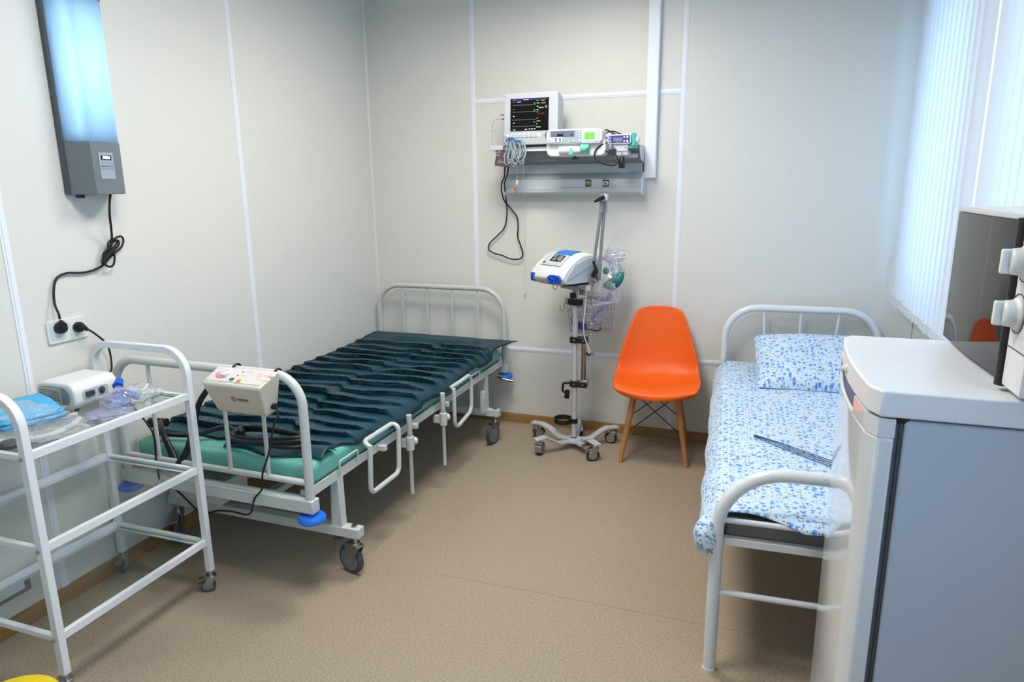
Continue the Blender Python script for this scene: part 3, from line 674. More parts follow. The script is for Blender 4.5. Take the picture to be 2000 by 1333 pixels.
# ------------------------------------------------------------------ instrument trolley
TR = thing('instrument_trolley', 'white square-tube instrument trolley with three glass shelves on casters', 'trolley', (.26, -2.435, 0))
TX0, TX1, TY0, TY1 = .042, .478, -2.73, -2.142
for y in (TY0, TY1):
    MB().sqtube(fillet([(TX0, y, .085), (TX0, y, .938), (TX1, y, .938), (TX1, y, .085)], .085, 8), .024, (0, 1, 0)).build('end_frame', 'white', TR, bevel=.002, world=True)
M['glassedge'] = mat('green_glass_edge', (120, 165, 150), .2)
for k, z in enumerate((.205, .492, .772)):
    h = .010
    sh = MB()
    r1 = MB().box(TX0-.010, TX0+.008, TY0+.012, TY1-.012, z-h, z+h+.004).build('long_rail', 'white', TR, bevel=.001, world=True)
    r2 = MB().box(TX1-.008, TX1+.010, TY0+.012, TY1-.012, z-h, z+h+.004).build('long_rail', 'white', TR, bevel=.001, world=True)
    for y, s in ((TY0, 1), (TY1, -1)):
        MB().box(TX0+.012, TX1-.012, y-.008, y+.008, z-h, z+h-.004).build('cross_rail', 'white', TR, bevel=.001, world=True)
        MB().box(TX0+.012, TX1-.012, y+s*.008, y+s*.022, z-h, z-h+.003).build('shelf_ledge', 'white', TR, world=True)
    for x, s in ((TX0, 1), (TX1, -1)): MB().box(x+s*.008, x+s*.022, TY0+.022, TY1-.022, z-h, z-h+.003).build('shelf_ledge', 'white', TR, world=True)
    gs = MB().box(TX0+.011, TX1-.011, TY0+.013, TY1-.013, z-h+.0035, z-h+.008).build('glass_shelf', 'shelfglass', TR, smooth=False, world=True)
    MB().box(TX0+.024, TX1-.024, TY1-.0129, TY1-.0118, z-h+.0036, z-h+.0079).build('glass_edge', 'glassedge', gs, world=True)
    for x in (TX0+.004, TX1-.004):
        MB().lathe((x, TY0-.012, z-.002), [(.006, 0), (.006, .004), (.003, .006)], 10, (0, -1, 0)).build('bolt', 'chrome', TR, world=True)
GT = .772-.010+.008        # upper face of the top pane
for (x, y, yw) in ((TX1, TY1, .6), (TX1, TY0, -.4), (TX0, TY1, 2.0), (TX0, TY0, 2.4)):
    lp = XF[TR.name].inverted() @ Vector((x, y, 0))
    caster(TR, (lp.x, lp.y, 0), .09, .026, yw, tread='greyrub', width=.018)

# nebuliser
NB = thing('nebulizer', 'white nebulizer box with grey vent grille on the trolley top', 'nebulizer', (.175, -2.318, GT))
nx, nz = .174, GT+.052
MB().prism(rrect(.176, .092, .036, 7), (nx, -2.402, nz), (1, 0, 0), (0, 0, 1), (0, .168, 0)).build('housing', 'plasticw', NB, bevel=.008, seg=3, world=True)
for dx in (-.06, .06):
    for yy in (-2.38, -2.255): MB().cyl((nx+dx, yy, GT), (nx+dx, yy, GT+.01), .008, 10).build('foot', 'greyrub', NB, world=True)
gr = MB().prism(rrect(.142, .064, .031, 7), (nx-.004, -2.4035, nz), (1, 0, 0), (0, 0, 1), (0, .004, 0)).build('vent_plate', mat('vent_grey', (148, 150, 142), .5), NB, world=True)
for k in range(8):
    zz = -.0245+.007*k; hw = .031-max(0, abs(zz)-.0)**2/.031
    xl = -.068+(.031-math.sqrt(max(0, .031**2-zz*zz)))
    MB().box(nx-.004+xl+.004, nx+.030, -2.4065, -2.4034, nz+zz-.0016, nz+zz+.0016).build('vent_slat', mat('vent_slat_pale', (196, 196, 186), .5), gr, world=True)
sp = MB().prism(rrect(.098, .032, .012, 5), (.2622, -2.325, nz+.002), (0, 1, 0), (0, 0, 1), (.002, 0, 0)).build('switch_plate', mat('switch_plate_grey', (186, 189, 190), .4), NB, world=True)
MB().prism(rrect(.034, .018, .006, 4), (.2642, -2.348, nz+.002), (0, 1, 0), (0, 0, 1), (.004, 0, 0)).build('power_switch', mat('switch_slate', (60, 68, 76), .4), sp, world=True)
MB().lathe((.2642, -2.303, nz+.002), [(.012, 0), (.012, .003), (.008, .004), (.005, .004), (.005, .010)], 20, (1, 0, 0)).build('air_outlet', 'greyrub', sp, world=True)
MB().tube(smoothp([(.10, -2.40, GT+.012), (.07, -2.45, GT+.006), (.075, -2.52, GT+.006), (.12, -2.545, GT+.008), (.155, -2.50, GT+.01), (.12, -2.44, GT+.012), (.08, -2.42, GT+.02)], 6), .005, 8).build('mains_lead', 'plasticg', NB, world=True)

# packed blue mask, loose bags and folded blue drapes on the top pane
MK = thing('resuscitator_pack', 'clear plastic bag with a blue breathing mask and valve, beside the nebulizer', 'mask bag', (.34, -2.31, GT))
MB().lathe((.335, -2.305, GT+.012), [(.030, 0), (.040, .010), (.036, .026), (.020, .040), (.012, .048), (.012, .060)], 20, (.3, -.2, .9)).build('mask', mat('clear_blue_mask', (120, 150, 225), .15, alpha=.55), MK, world=True, smooth=True)
MB().cyl((.318, -2.285, GT+.065), (.302, -2.262, GT+.078), .017, 16, .013).build('valve', 'blue', MK, world=True)
MB().tube(smoothp([(.345, -2.315, GT+.058), (.375, -2.30, GT+.05), (.395, -2.275, GT+.03)], 6), .011, 12).build('connector', mat('blue_connector', (40, 84, 190), .25, alpha=.85), MK, world=True)
crumple(MB(), (.378, -2.295, GT+.030), .075, .088, .046, 5.3, .45, 24, 14, GT+.001).build('bag', 'film', MK, smooth=50, world=True)
crumple(MB(), (.375, -2.375, GT+.008), .070, .070, .009, 8.1, .35, 22, 10, GT+.001).build('bag_tail', mat('lilac_film', (190, 196, 235), .2, alpha=.35), MK, smooth=25, world=True)
pm = mat('small_black_print', (40, 40, 46), .5)
for k in range(4):
    for j in range(3): MB().obox((.405+.012*j, -2.345+.014*k, GT+.021+.002*math.sin(k*2+j)), (1, .5, 0), (-.5, 1, 0), (0, 0, 1), .003, .0022+.001*((k+j) % 2), .0002).build('printed_mark', pm, MK, world=True)
B2g = tag(crumple(MB(), (.33, -2.20, GT+.022), .075, .032, .026, 2.2, .4, 22, 12, GT+.001).build('plastic_bag', 'filmw', None, smooth=50), 'small crumpled clear bag at the bed end of the trolley top', 'bag')
HS = thing('tubing_pack', 'clear bag of ribbed white tubing under the light blue drapes', 'tubing bag', (.3, -2.56, GT))
def ribbed(path, r, nr):
    P = smoothp(path, 14); rs = [r*(1+.14*math.sin(i*2*math.pi/3.2)) for i in range(len(P))]; return MB().tube(P, rs, 10)
ribbed([(.16, -2.69, GT+.012), (.27, -2.70, GT+.012), (.36, -2.66, GT+.012), (.40, -2.60, GT+.012), (.385, -2.52, GT+.012), (.35, -2.46, GT+.012)], .0085, 60).build('ribbed_tube', mat('ribbed_clear_tube', (204, 208, 210), .35, alpha=.8), HS, world=True)
ribbed([(.10, -2.60, GT+.012), (.20, -2.53, GT+.012), (.28, -2.48, GT+.012), (.30, -2.43, GT+.012)], .0075, 60).build('ribbed_tube', mat('ribbed_clear_tube', (204, 208, 210), .35, alpha=.8), HS, world=True)
MB().lathe((.36, -2.69, GT+.004), [(.026, 0), (.028, .010), (.022, .018), (.010, .020)], 18).build('connector', 'greyrub', HS, world=True)
crumple(MB(), (.27, -2.565, GT+.010), .185, .135, .018, 3.7, .25, 30, 12, GT+.001).build('bag', 'film', HS, smooth=60, world=True)
crumple(MB(), (.10, -2.66, GT+.040), .06, .055, .04, 6.6, .4, 20, 12, GT+.001).build('bag_top', 'filmw', HS, smooth=60, world=True)
DRP = thing('drape_pack', 'folded light blue drapes in a clear wrapper on the trolley top', 'drape pack', (.21, -2.53, GT+.022))
lb = mat('light_blue_nonwoven', (74, 176, 226), .7, bump=.1, bscale=500)
for k, (zz, sx, sy, dx) in enumerate(((.030, .105, .085, .0), (.041, .10, .085, -.006), (.053, .096, .082, -.012))):
    c = Vector((.20+dx, -2.53, GT+zz)); ra = -.35
    u = Vector((math.cos(ra), math.sin(ra), 0)); w = Vector((-math.sin(ra), math.cos(ra), 0))
    fold = MB().grid(18, 12, lambda a, b: c+u*sx*(2*a-1)+w*sy*(2*b-1)+Vector((0, 0, .005*noise.noise(Vector((a*3+k, b*3, k)))-.022*max(0, a-.75)*2*(k == 2)+.004*k*b)))
    fold.build('folded_layer', lb, DRP, smooth=True, solid=.009, world=True)
crumple(MB(), (.21, -2.54, GT+.040), .122, .100, .026, 9.4, .22, 24, 12, GT+.026).build('wrapper', 'film', DRP, smooth=25, world=True)

# ------------------------------------------------------------------ wall socket, UV lamp, small wall bits
SK_ = thing('wall_socket', 'white double wall socket with two black plugs above the trolley', 'socket', (0, -2.196, .995))
MB().prism(rrect(.152, .081, .006, 3), (0, -2.196, .995), (0, 1, 0), (0, 0, 1), (.009, 0, 0)).build('frame', 'plasticw', SK_, bevel=.002, world=True)
for yy in (-2.2325, -2.1605):
    ins = MB().prism(rrect(.055, .055, .003, 2), (.009, yy, .995), (0, 1, 0), (0, 0, 1), (.0015, 0, 0)).build('socket_insert', 'plasticw', SK_, bevel=.0005, world=True)
    MB().tube([(.0105, yy+.0205*math.cos(a), .995+.0205*math.sin(a)) for a in [math.radians(15*k) for k in range(24)]], .001, 6, closed=True).build('socket_rim', 'plasticg', ins, world=True)
UV = thing('uv_lamp', 'grey wall-mounted germicidal lamp glowing pale blue, with digital timer', 'lamp', (0, -2.0, 1.473))
LZ0, LZM, LZ1 = 1.472, 1.655, 2.165
E1, E2, E3 = at(152, 379, x=.048), at(190, 378, x=.112), at(241, 378, x=.122)
MB().prism([(.001, -2.122), (.022, -2.122), (.022, E3.y+.055), (.001, E3.y+.055)], (0, 0, LZ0), (1, 0, 0), (0, 1, 0), (0, 0, LZ1-LZ0)).build('back_housing', 'darkgrey', UV, bevel=.003, world=True)
S2 = [(.022, -2.114), (E1.x, E1.y), (E2.x, E2.y), (E3.x, E3.y), (.095, E3.y+.035), (.022, E3.y+.05)]
MB().prism(S2, (0, 0, LZ0), (1, 0, 0), (0, 1, 0), (0, 0, LZM-LZ0)).build('lower_box', 'midgrey', UV, bevel=.002, smooth=20, world=True)
S3 = [(.0225, -2.108), (.024, -2.1105), (E1.x-.001, E1.y+.003), (E2.x-.003, E2.y+.003), (E3.x-.003, E3.y-.002), (.093, E3.y+.032), (.024, E3.y+.047), (.0225, E3.y+.047)]
# glowing body: brighter around the tube in the middle, as the tube really shines
gl = bpy.data.materials.new('uv_diffuser'); gl.use_nodes = True; N = gl.node_tree.nodes; L = gl.node_tree.links; pbg = N['Principled BSDF']
pbg.inputs['Base Color'].default_value = (*lin((190, 214, 232)), 1); pbg.inputs['Roughness'].default_value = .35
M['uvtube'] = mat('uv_tube', (200, 235, 255), .3, emit=(222, 241, 255), estr=7.5)
tlb = N.new('ShaderNodeBsdfTranslucent'); tlb.inputs[0].default_value = (*lin((212, 232, 248)), 1); mxs = N.new('ShaderNodeMixShader'); mxs.inputs[0].default_value = .72
L.new(pbg.outputs[0], mxs.inputs[1]); L.new(tlb.outputs[0], mxs.inputs[2]); L.new(mxs.outputs[0], N['Material Output'].inputs[0])
M['uvd'] = gl
dm = MB(); n = len(S3)-2; SS = S3[1:-1]
dm.add([(x, y, LZM+.001) for x, y in SS]+[(x, y, LZ1-.03) for x, y in SS], [(i, i+1, len(SS)+i+1, len(SS)+i) for i in range(len(SS)-1)])
dm.build('diffuser', 'uvd', UV, smooth=18, solid=.002, world=True)
MB().tube([(.06, -2.06, LZM+.012), (.06, -2.06, LZ1-.045)], .011, 12).build('uv_tube', 'uvtube', UV, world=True)
MB().tube([(.062, -2.0, LZM+.012), (.062, -2.0, LZ1-.045)], .011, 12).build('uv_tube', 'uvtube', UV, world=True)
MB().prism(S2, (0, 0, LZ1-.03), (1, 0, 0), (0, 1, 0), (0, 0, .03)).build('top_cap', 'midgrey', UV, bevel=.002, smooth=20, world=True)
a, b = Vector((E2.x, E2.y, 0)), Vector((E3.x, E3.y, 0)); fy = (b-a).normalized(); fo = Vector((fy.y, -fy.x, 0))
cpn = MB().obox((a+b)/2+fo*.001+Vector((0, 0, 1.572)), fy, (0, 0, 1), fo, .0275, .046, .0012).build('control_panel', mat('panel_blue_grey', (158, 168, 182), .4), UV, world=True)
MB().obox((a+b)/2+fo*.0026+Vector((0, 0, 1.600)), fy, (0, 0, 1), fo, .0195, .008, .0006).build('display', 'black', cpn, world=True)
M['led'] = mat('white_led', (240, 248, 255), .4, emit=(235, 245, 255), estr=1.6)
text_mesh('3886', .0150, 'digits', 'led', cpn, (a+b)/2+fo*.0038+Vector((0, 0, 1.600)), fy, (0, 0, 1), .0001)
tb = mat('teal_button', (20, 110, 130), .4)
for k in range(6): MB().lathe((a+b)/2+fo*.002+fy*(-.020+.008*k)+Vector((0, 0, 1.5705)), [(.003, 0), (.003, .001), (.002, .0016)], 10, fo).build('button', tb, cpn, world=True)
for k in range(6): MB().obox((a+b)/2+fo*.0024+fy*(-.020+.008*k)+Vector((0, 0, 1.581)), fy, (0, 0, 1), fo, .002, .0008, .0003).build('button_caption', mat('caption_grey', (120, 130, 142), .5), cpn, world=True)
MB().obox((a+b)/2+fo*.0024+Vector((0, 0, 1.561)), fy, (0, 0, 1), fo, .024, .0006, .0003).build('panel_line', 'darkgrey', cpn, world=True)
MB().box(.03, .055, -2.104, -2.086, LZ0-.012, LZ0+.001).build('rocker_switch', 'black', UV, bevel=.002, world=True)
lc = [at(216, 378, x=.09), at(214, 395, x=.085), at(214, 420, x=.075), at(217, 445, x=.05), at(218, 470, x=.03), at(212, 497, x=.02), at(205, 515, x=.015), at(185, 527, x=.012), at(160, 533, x=.01), at(130, 534, x=.01), at(110, 545, x=.011), at(105, 570, x=.012), at(107, 595, x=.02), at(114, 612, x=.035), at(117, 624, x=.036)]
MB().tube(smoothp(lc, 6), .0042, 10).build('power_cord', 'rubber', UV, world=True)
for k, (pts) in enumerate(([(217, 478), (225, 466), (236, 462), (241, 470), (236, 484), (222, 496), (210, 508), (204, 516), (200, 510), (207, 497), (219, 484)],
                           [(215, 482), (222, 472), (230, 470), (232, 478), (224, 488), (212, 500), (203, 503), (202, 496), (212, 486)],
                           [(222, 492), (224, 505), (221, 518), (212, 521), (203, 512), (212, 498), (222, 484), (228, 474), (222, 467), (212, 474), (211, 484)])):
    MB().tube(smoothp([at(x, y, x=.016+.007*k) for x, y in pts], 5), .004, 8).build('cord_bundle', 'rubber', UV, world=True)
pl = at(116, 641, x=.012)
MB().lathe((.0105, pl.y, pl.z), [(.021, 0), (.021, .012), (.018, .022), (.012, .028)], 20, (1, 0, 0)).tube([(.028, pl.y, pl.z), (.036, pl.y, pl.z+.012), at(117, 628, x=.036)], [.013, .012, .008], 12).build('plug', 'black', UV, world=True)
# low grey grille on the left wall behind the trolley
VG = thing('wall_vent', 'small grey-framed vent low on the wall behind the trolley', 'vent', (0, -2.56, .15))
MB().prism(rrect(.17, .062, .006, 3), (.0, -2.565, .15), (0, 1, 0), (0, 0, 1), (.006, 0, 0)).build('frame', mat('grey_vent_frame', (128, 126, 120), .5), VG, world=True)
MB().prism(rrect(.125, .030, .004, 3), (.006, -2.565, .15), (0, 1, 0), (0, 0, 1), (.002, 0, 0)).build('cover', 'trim', VG, world=True)
# yellow bin whose rim shows at the bottom edge
YB = thing('waste_bin', 'round yellow plastic bin with domed lid in front of the trolley', 'bin', (.625, -2.985, 0))
ym = mat('yellow_plastic', (236, 205, 10), .4)
MB().lathe((.625, -2.985, 0), [(.085, 0), (.09, .004), (.104, .20), (.108, .202), (.108, .21)], 40).build('bucket', ym, YB, world=True)
MB().lathe((.625, -2.985, .206), [(.118, 0), (.120, .006), (.116, .014), (.09, .022), (.04, .027), (.01, .028)], 40).build('lid', ym, YB, world=True)
# cable duct on the back wall
dct = tag(MB().prism([(1.731, 0), (1.731, -.042), (1.735, -.046), (1.790, -.046), (1.794, -.042), (1.794, 0)], (0, 0, 1.515), (1, 0, 0), (0, 1, 0), (0, 0, CEIL-1.515)).build('cable_duct', 'trim', None, smooth=False), 'white vertical cable duct on the back wall beside the aluminium rail unit', 'cable duct')
# ------------------------------------------------------------------ bed-head supply unit
HU = thing('supply_unit', 'aluminium bed-head supply unit with gas outlets mounted on the back wall', 'supply unit', (1.35, 0, 1.43))
HX0, HX1 = .935, 1.728
low = [(0, 1.425), (-.085, 1.425), (-.098, 1.44), (-.100, 1.462), (-.094, 1.470), (-.094, 1.512), (-.088, 1.518), (-.052, 1.545), (0, 1.545)]
MB().prism(low, (HX0, 0, 0), (0, 1, 0), (0, 0, 1), (HX1-HX0, 0, 0)).build('lower_channel', 'alu', HU, smooth=25, world=True)
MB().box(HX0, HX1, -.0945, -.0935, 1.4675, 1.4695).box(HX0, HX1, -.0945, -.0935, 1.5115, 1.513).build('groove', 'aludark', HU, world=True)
MB().box(HX0+.02, HX1-.004, -.045, 0, 1.545, 1.60).build('middle_panel', 'alu', HU, world=True)
upp = [(0, 1.595), (-.060, 1.595), (-.150, 1.612), (-.185, 1.640), (-.198, 1.665), (-.198, 1.685), (0, 1.685)]
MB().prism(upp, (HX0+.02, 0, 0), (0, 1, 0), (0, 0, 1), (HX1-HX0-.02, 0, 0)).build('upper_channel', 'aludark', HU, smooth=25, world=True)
MB().box(HX0-.005, HX1-.03, -.225, -.199, 1.664, 1.689).build('tray_rail', 'trim', HU, bevel=.002, world=True)
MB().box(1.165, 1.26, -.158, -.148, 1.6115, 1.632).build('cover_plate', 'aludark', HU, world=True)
for x in (HX0-.004, HX1):
    MB().prism([(a-.0 if a == 0 else a-.004, b) for a, b in low], (x, 0, 0), (0, 1, 0), (0, 0, 1), (.004, 0, 0)).build('end_cap', 'trim', HU, smooth=False, world=True)
    MB().prism([(a if a == 0 else a-.004, b) for a, b in upp]+[], (x if x < 1.2 else x, 0, 0), (0, 1, 0), (0, 0, 1), (.004, 0, 0)).build('end_cap', 'alu', HU, smooth=False, world=True)
MB().box(1.60, 1.72, -.205, -.187, 1.618, 1.640).build('equipment_rail', 'alu', HU, bevel=.002, world=True)
for zz in (1.437, 1.446, 1.455): MB().box(HX1+.004, HX1+.005, -.05, -.035, zz, zz+.004).build('end_slot', 'black', HU, world=True)
brass = mat('brass', (176, 134, 62), .3, metal=1)
for px, cc in ((1149, 'steel'), (1183, 'plasticw')):
    c = at(px, 358, y=-.0945)
    o = MB().box(c.x-.0165, c.x+.0165, -.098, -.0935, c.z-.018, c.z+.018).build('gas_outlet', 'black', HU, bevel=.001, world=True)
    MB().lathe((c.x, -.098, c.z), [(.0150, 0), (.0150, .004), (.0105, .006), (.0100, .003)], 24, (0, -1, 0)).build('outlet_ring', cc, o, world=True)
    MB().lathe((c.x, -.099, c.z), [(.0085, 0), (.0085, .004), (.004, .006)], 18, (0, -1, 0)).build('outlet_core', brass, o, world=True)
    for s in (-1, 1): MB().box(c.x-.004, c.x+.004, -.1045, -.101, c.z+s*.0135-.0015, c.z+s*.0135+.0015).build('outlet_key', 'black', o, world=True)

# patient monitor
MO = thing('patient_monitor', 'white patient monitor with black waveform screen on the supply unit', 'monitor', (1.145, -.16, 1.694))
my = -.245
m0, m1 = at(983, 184, y=my), at(1089, 178, y=my)
mz0, mz1, mx0, mx1 = 1.697, 1.972, m0.x, m1.x
MB().prism([(-.125, mz0+.004), (my, mz0), (my-.003, mz0+.01), (my+.014, mz1-.004), (my+.020, mz1), (-.14, mz1-.02), (-.12, mz1-.06)], (mx0, 0, 0), (0, 1, 0), (0, 0, 1), (mx1-mx0, 0, 0)).build('housing', 'plasticg', MO, bevel=.006, seg=3, world=True)
def mf(u, v, h=0.):   # point on the tilted front face: u,v in 0..1
    return Vector((mx0+(mx1-mx0)*u, my-.003+.017*v-h, mz0+.01+(mz1-mz0-.014)*v))
for dx in (.05, .24): MB().box(mx0+dx-.02, mx0+dx+.02, -.22, -.14, 1.6852, mz0+.003).build('foot', 'black', MO, world=True)
MB().box(mx0+.004, mx1-.004, my+.004, -.13, mz0-.006, mz0+.002).build('base_plate', 'black', MO, world=True)
max_ = Vector((1, 0, 0)); may = (mf(0, 1)-mf(0, 0)).normalized(); man = max_.cross(may)
def plate(name, material, par, u0, u1, v0, v1, h, th): 
    c = (mf(u0, v0, h)+mf(u1, v1, h))/2; return MB().obox(c, max_, may, man, abs(mf(u1, 0).x-mf(u0, 0).x)/2, (mf(0, v1)-mf(0, v0)).length/2, th).build(name, material, par, world=True, smooth=False)
sc = plate('screen', mat('screen_black', (10, 10, 12), .08, spec=.6), MO, .125, .835, .245, .895, .001, .0012)
def em(n, c, s): return mat(n, c, .5, emit=c, estr=s)
plate('header_bar', em('screen_blue', (24, 30, 92), .8), sc, .165, .80, .855, .882, .0026, .0003)
wv_ = em('screen_trace', (120, 118, 100), .5); yl = em('screen_yellow', (190, 190, 40), .9); wt = em('screen_white', (205, 210, 205), .9); gnn = em('screen_green', (60, 190, 80), .8); cy = em('screen_cyan', (70, 150, 215), .9); rd = em('screen_red', (120, 45, 40), .5)
for v_, c_ in ((.765, yl), (.63, gnn), (.47, wv_), (.34, wv_)):
    plate('trace', wv_, sc, .165, .60, v_-.003, v_+.003, .0026, .0003)
for v_ in (.79, .655): plate('trace_pulse', gnn, sc, .565, .572, v_-.03, v_+.012, .0026, .0003); plate('trace_pulse', gnn, sc, .572, .59, v_+.004, v_+.012, .0026, .0003)
rs_ = random.Random(5)
for (u0, v0, k, c_, wd) in ((.165, .868, 1, wt, .022), (.21, .868, 1, wt, .02), (.37, .868, 2, wt, .04), (.61, .84, 1, cy, .035), (.25, .828, 2, wt, .03), (.175, .828, 1, gnn, .02),
        (.615, .79, 3, yl, .014), (.70, .79, 3, yl, .02), (.70, .84, 4, yl, .012), (.615, .725, 1, wt, .03), (.655, .70, 3, wt, .022), (.615, .66, 1, wt, .03), (.62, .615, 1, wt, .018), (.635, .58, 2, rd, .022), (.70, .585, 2, rd, .024),
        (.615, .495, 1, gnn, .025), (.615, .435, 3, yl, .018), (.56, .42, 2, cy, .012), (.61, .375, 1, gnn, .028), (.61, .315, 3, wt, .022), (.175, .545, 1, wt, .025), (.175, .41, 1, wt, .03), (.40, .275, 1, wt, .04), (.47, .28, 3, wt, .035), (.18, .27, 2, wt, .018), (.17, .68, 2, wv_, .014)):
    for j in range(k): plate('readout', c_, sc, u0+j*wd*1.35, u0+j*wd*1.35+wd, v0-.006, v0+.007, .0026, .0003)
for u_ in (.79, .765): plate('readout', wv_, sc, u_, u_+.018, .69, .74, .0026, .0003)
plate('key_strip', 'plasticw', MO, .14, .70, .115, .195, .001, .001)
for k in range(6): 
    c = mf(.195+.081*k, .155, .002); bt = MB().lathe(c, [(.0105, 0), (.0105, .002), (.009, .0035)], 20, -Vector((0, 1, -.06))).build('button', 'plasticw', MO, world=True)
    MB().tube([c-Vector((0, .0036, 0))+Vector((.0095*math.cos(a), 0, .0095*math.sin(a))) for a in [math.radians(24*q) for q in range(15)]], .0007, 5, closed=True).build('button_ring', 'midgrey', bt, world=True)
    MB().obox(c-Vector((0, .004, 0)), (1, 0, 0), (0, 0, 1), (0, 1, 0), .003, .002, .0004).build('button_icon', 'midgrey', bt, world=True)
MB().lathe(mf(.075, .155, .002), [(.009, 0), (.009, .002), (.007, .003)], 20, (0, -1, 0)).build('button', 'plasticw', MO, world=True)
MB().lathe(mf(.845, .15, 0), [(.020, 0), (.019, .014), (.015, .017)], 24, (0, -1, 0)).build('knob', 'midgrey', MO, world=True)
# cuff, coiled leads and hanging cables
LD = thing('monitor_leads', 'coil of grey sensor cables hanging from the supply unit corner', 'cables', (1.0, -.25, 1.694))
gc = mat('grey_cable', (168, 180, 190), .4); bt_ = mat('blue_tie', (60, 120, 200), .5)
for k in range(12):
    rnd = random.Random(k); cx = 992+2.5*k; ly = -.252-.004*(k % 4)-.008*math.sin(k)
    x1 = cx+rnd.uniform(-3, 3); h = 296+rnd.uniform(-3, 4); bt2 = 322+rnd.uniform(-8, 6)-1.2*abs(k-4)
    pts = [(x1, 274+rnd.uniform(-2, 2)), (x1-3-rnd.uniform(0, 3), h), (x1-7, bt2-8), (x1-5, bt2), (x1+2, bt2-2), (x1+7+rnd.uniform(0, 2), h), (x1+4, 277+rnd.uniform(-2, 2))]
    MB().tube(smoothp([at(a_, b_, y=ly-(.006 if i > 3 else 0)) for i, (a_, b_) in enumerate(pts)], 5), .0026, 7).build('cable', gc, LD, world=True)
MB().tube(smoothp([at(988, 276, y=-.24), at(998, 270, y=-.275), at(1008, 275, y=-.285), at(1016, 276, y=-.27)], 5), .006, 8).build('cable_tie', bt_, LD, world=True)
MB().tube(smoothp([at(1001, 280, y=-.258), at(990, 268, y=-.258), at(978, 262, y=-.255), at(968, 254, y=-.25), at(962, 250, y=-.25)], 5), .0022, 7).build('cable', gc, LD, world=True)
for e in ((978, 225), (981, 233)): MB().tube(smoothp([at(962, 252, y=-.25), at(961, 244, y=-.25), at(966, 235, y=-.245), at(973, 229+.5*(e[1]-225), y=-.235), at(*e, y=-.22), Vector((mx0+.002, -.20, at(*e, y=-.22).z))], 5), .002, 7).build('cable', gc, LD, world=True)
MB().obox(at(981, 225, y=-.215), (1, 0, 0), (0, 1, 0), (0, 0, 1), .008, .005, .004).build('connector', 'midgrey', LD, bevel=.001, world=True)
MB().obox(at(982, 233, y=-.215), (1, 0, 0), (0, 1, 0), (0, 0, 1), .006, .005, .005).build('connector', bt_, LD, bevel=.001, world=True)
MB().tube(smoothp([at(962, 250, y=-.25), at(961, 268, y=-.25), at(963, 285, y=-.25), at(968, 300, y=-.252)], 5), .0022, 7).build('cable', gc, LD, world=True)
MB().obox(at(962, 253, y=-.252), (1, 0, 0), (0, 1, 0), (0, 0, 1), .007, .004, .005).build('connector', 'plasticg', LD, bevel=.001, world=True)
MB().tube(smoothp([at(1009, 318, y=-.25), at(1009, 335, y=-.22), at(1010, 350, y=-.2)], 5), .0025, 7).build('cable', gc, LD, world=True)
MB().obox(at(1010, 357, y=-.2), (1, 0, .1), (0, 1, 0), (0, 0, 1), .007, .005, .013).build('connector', 'plasticg', LD, bevel=.002, world=True)
for (px, py, c_, a) in ((1005, 369, (205, 70, 40), .5), (1009, 374, (40, 140, 190), -.4), (1003, 373, (216, 160, 60), .1)):
    MB().obox(at(px, py, y=-.197), (1, 0, a), (0, 1, 0), (-a, 0, 1), .0042, .004, .011).build('electrode_clip', mat('clip_%d' % c_[0], c_, .4), LD, bevel=.001, world=True)
MB().tube(smoothp([at(998, 322, y=-.235), at(1010, 324, y=-.235), at(1020, 321, y=-.235), at(1024, 316, y=-.235), at(1016, 314, y=-.235), at(1003, 315, y=-.235)], 5), .002, 6).build('cable', mat('pale_tube', (196, 204, 208), .3), LD, world=True)
CF = thing('pressure_cuff', 'brown blood pressure cuff hanging from the supply unit corner, with black hoses', 'cuff', (.94, -.25, 1.52))
brn = mat('brown_cuff_fabric', (96, 82, 78), .8, bump=.3, bscale=500)
cq = [at(971, 291, y=-.255), at(994, 294, y=-.262), at(988, 327, y=-.262), at(965, 323, y=-.25)]
cu = Vector((0, .022, 0))
MB().add(cq+[p+cu for p in cq], [(0, 1, 2, 3), (7, 6, 5, 4), (0, 4, 5, 1), (1, 5, 6, 2), (2, 6, 7, 3), (3, 7, 4, 0)]).build('cuff', brn, CF, bevel=.004, world=True)
MB().box(.915, .985, -.262, -.226, 1.672, 1.697).build('clip_bracket', 'plasticg', CF, bevel=.002, world=True)
MB().tube(smoothp([at(985, 277, y=-.265), at(986, 285, y=-.27), at(983, 294, y=-.265)], 5), .003, 7).build('hanger', 'midgrey', CF, world=True)
wp = mat('white_print', (222, 220, 216), .6)
ca = (cq[1]-cq[0]).normalized(); cb = (cq[0]-cq[3]).normalized(); cn = ca.cross(cb)
def cuffp(u, v): return cq[3]+(cq[2]-cq[3])*u+(cq[0]-cq[3])*v+cn*.0006
for (u, v, hw, hh) in ((.22, .80, .006, .0009), (.22, .885, .006, .0009), (.16, .84, .0009, .004), (.29, .84, .0009, .004), (.20, .66, .008, .0011), (.15, .61, .0011, .004), (.27, .62, .001, .003), (.72, .78, .006, .0018), (.70, .72, .007, .0008), (.70, .64, .006, .0014), (.55, .28, .004, .0008), (.66, .26, .006, .001), (.78, .30, .004, .0016)):
    MB().obox(cuffp(u, v), ca, cb, cn, hw, hh, .0004).build('printed_mark', wp, CF, world=True)
MB().tube([cuffp(.38, .28)+ca*.0065*math.cos(a)+cb*.009*math.sin(a) for a in [math.radians(24*k) for k in range(15)]], .0008, 5, closed=True).build('printed_ring', wp, CF, world=True)
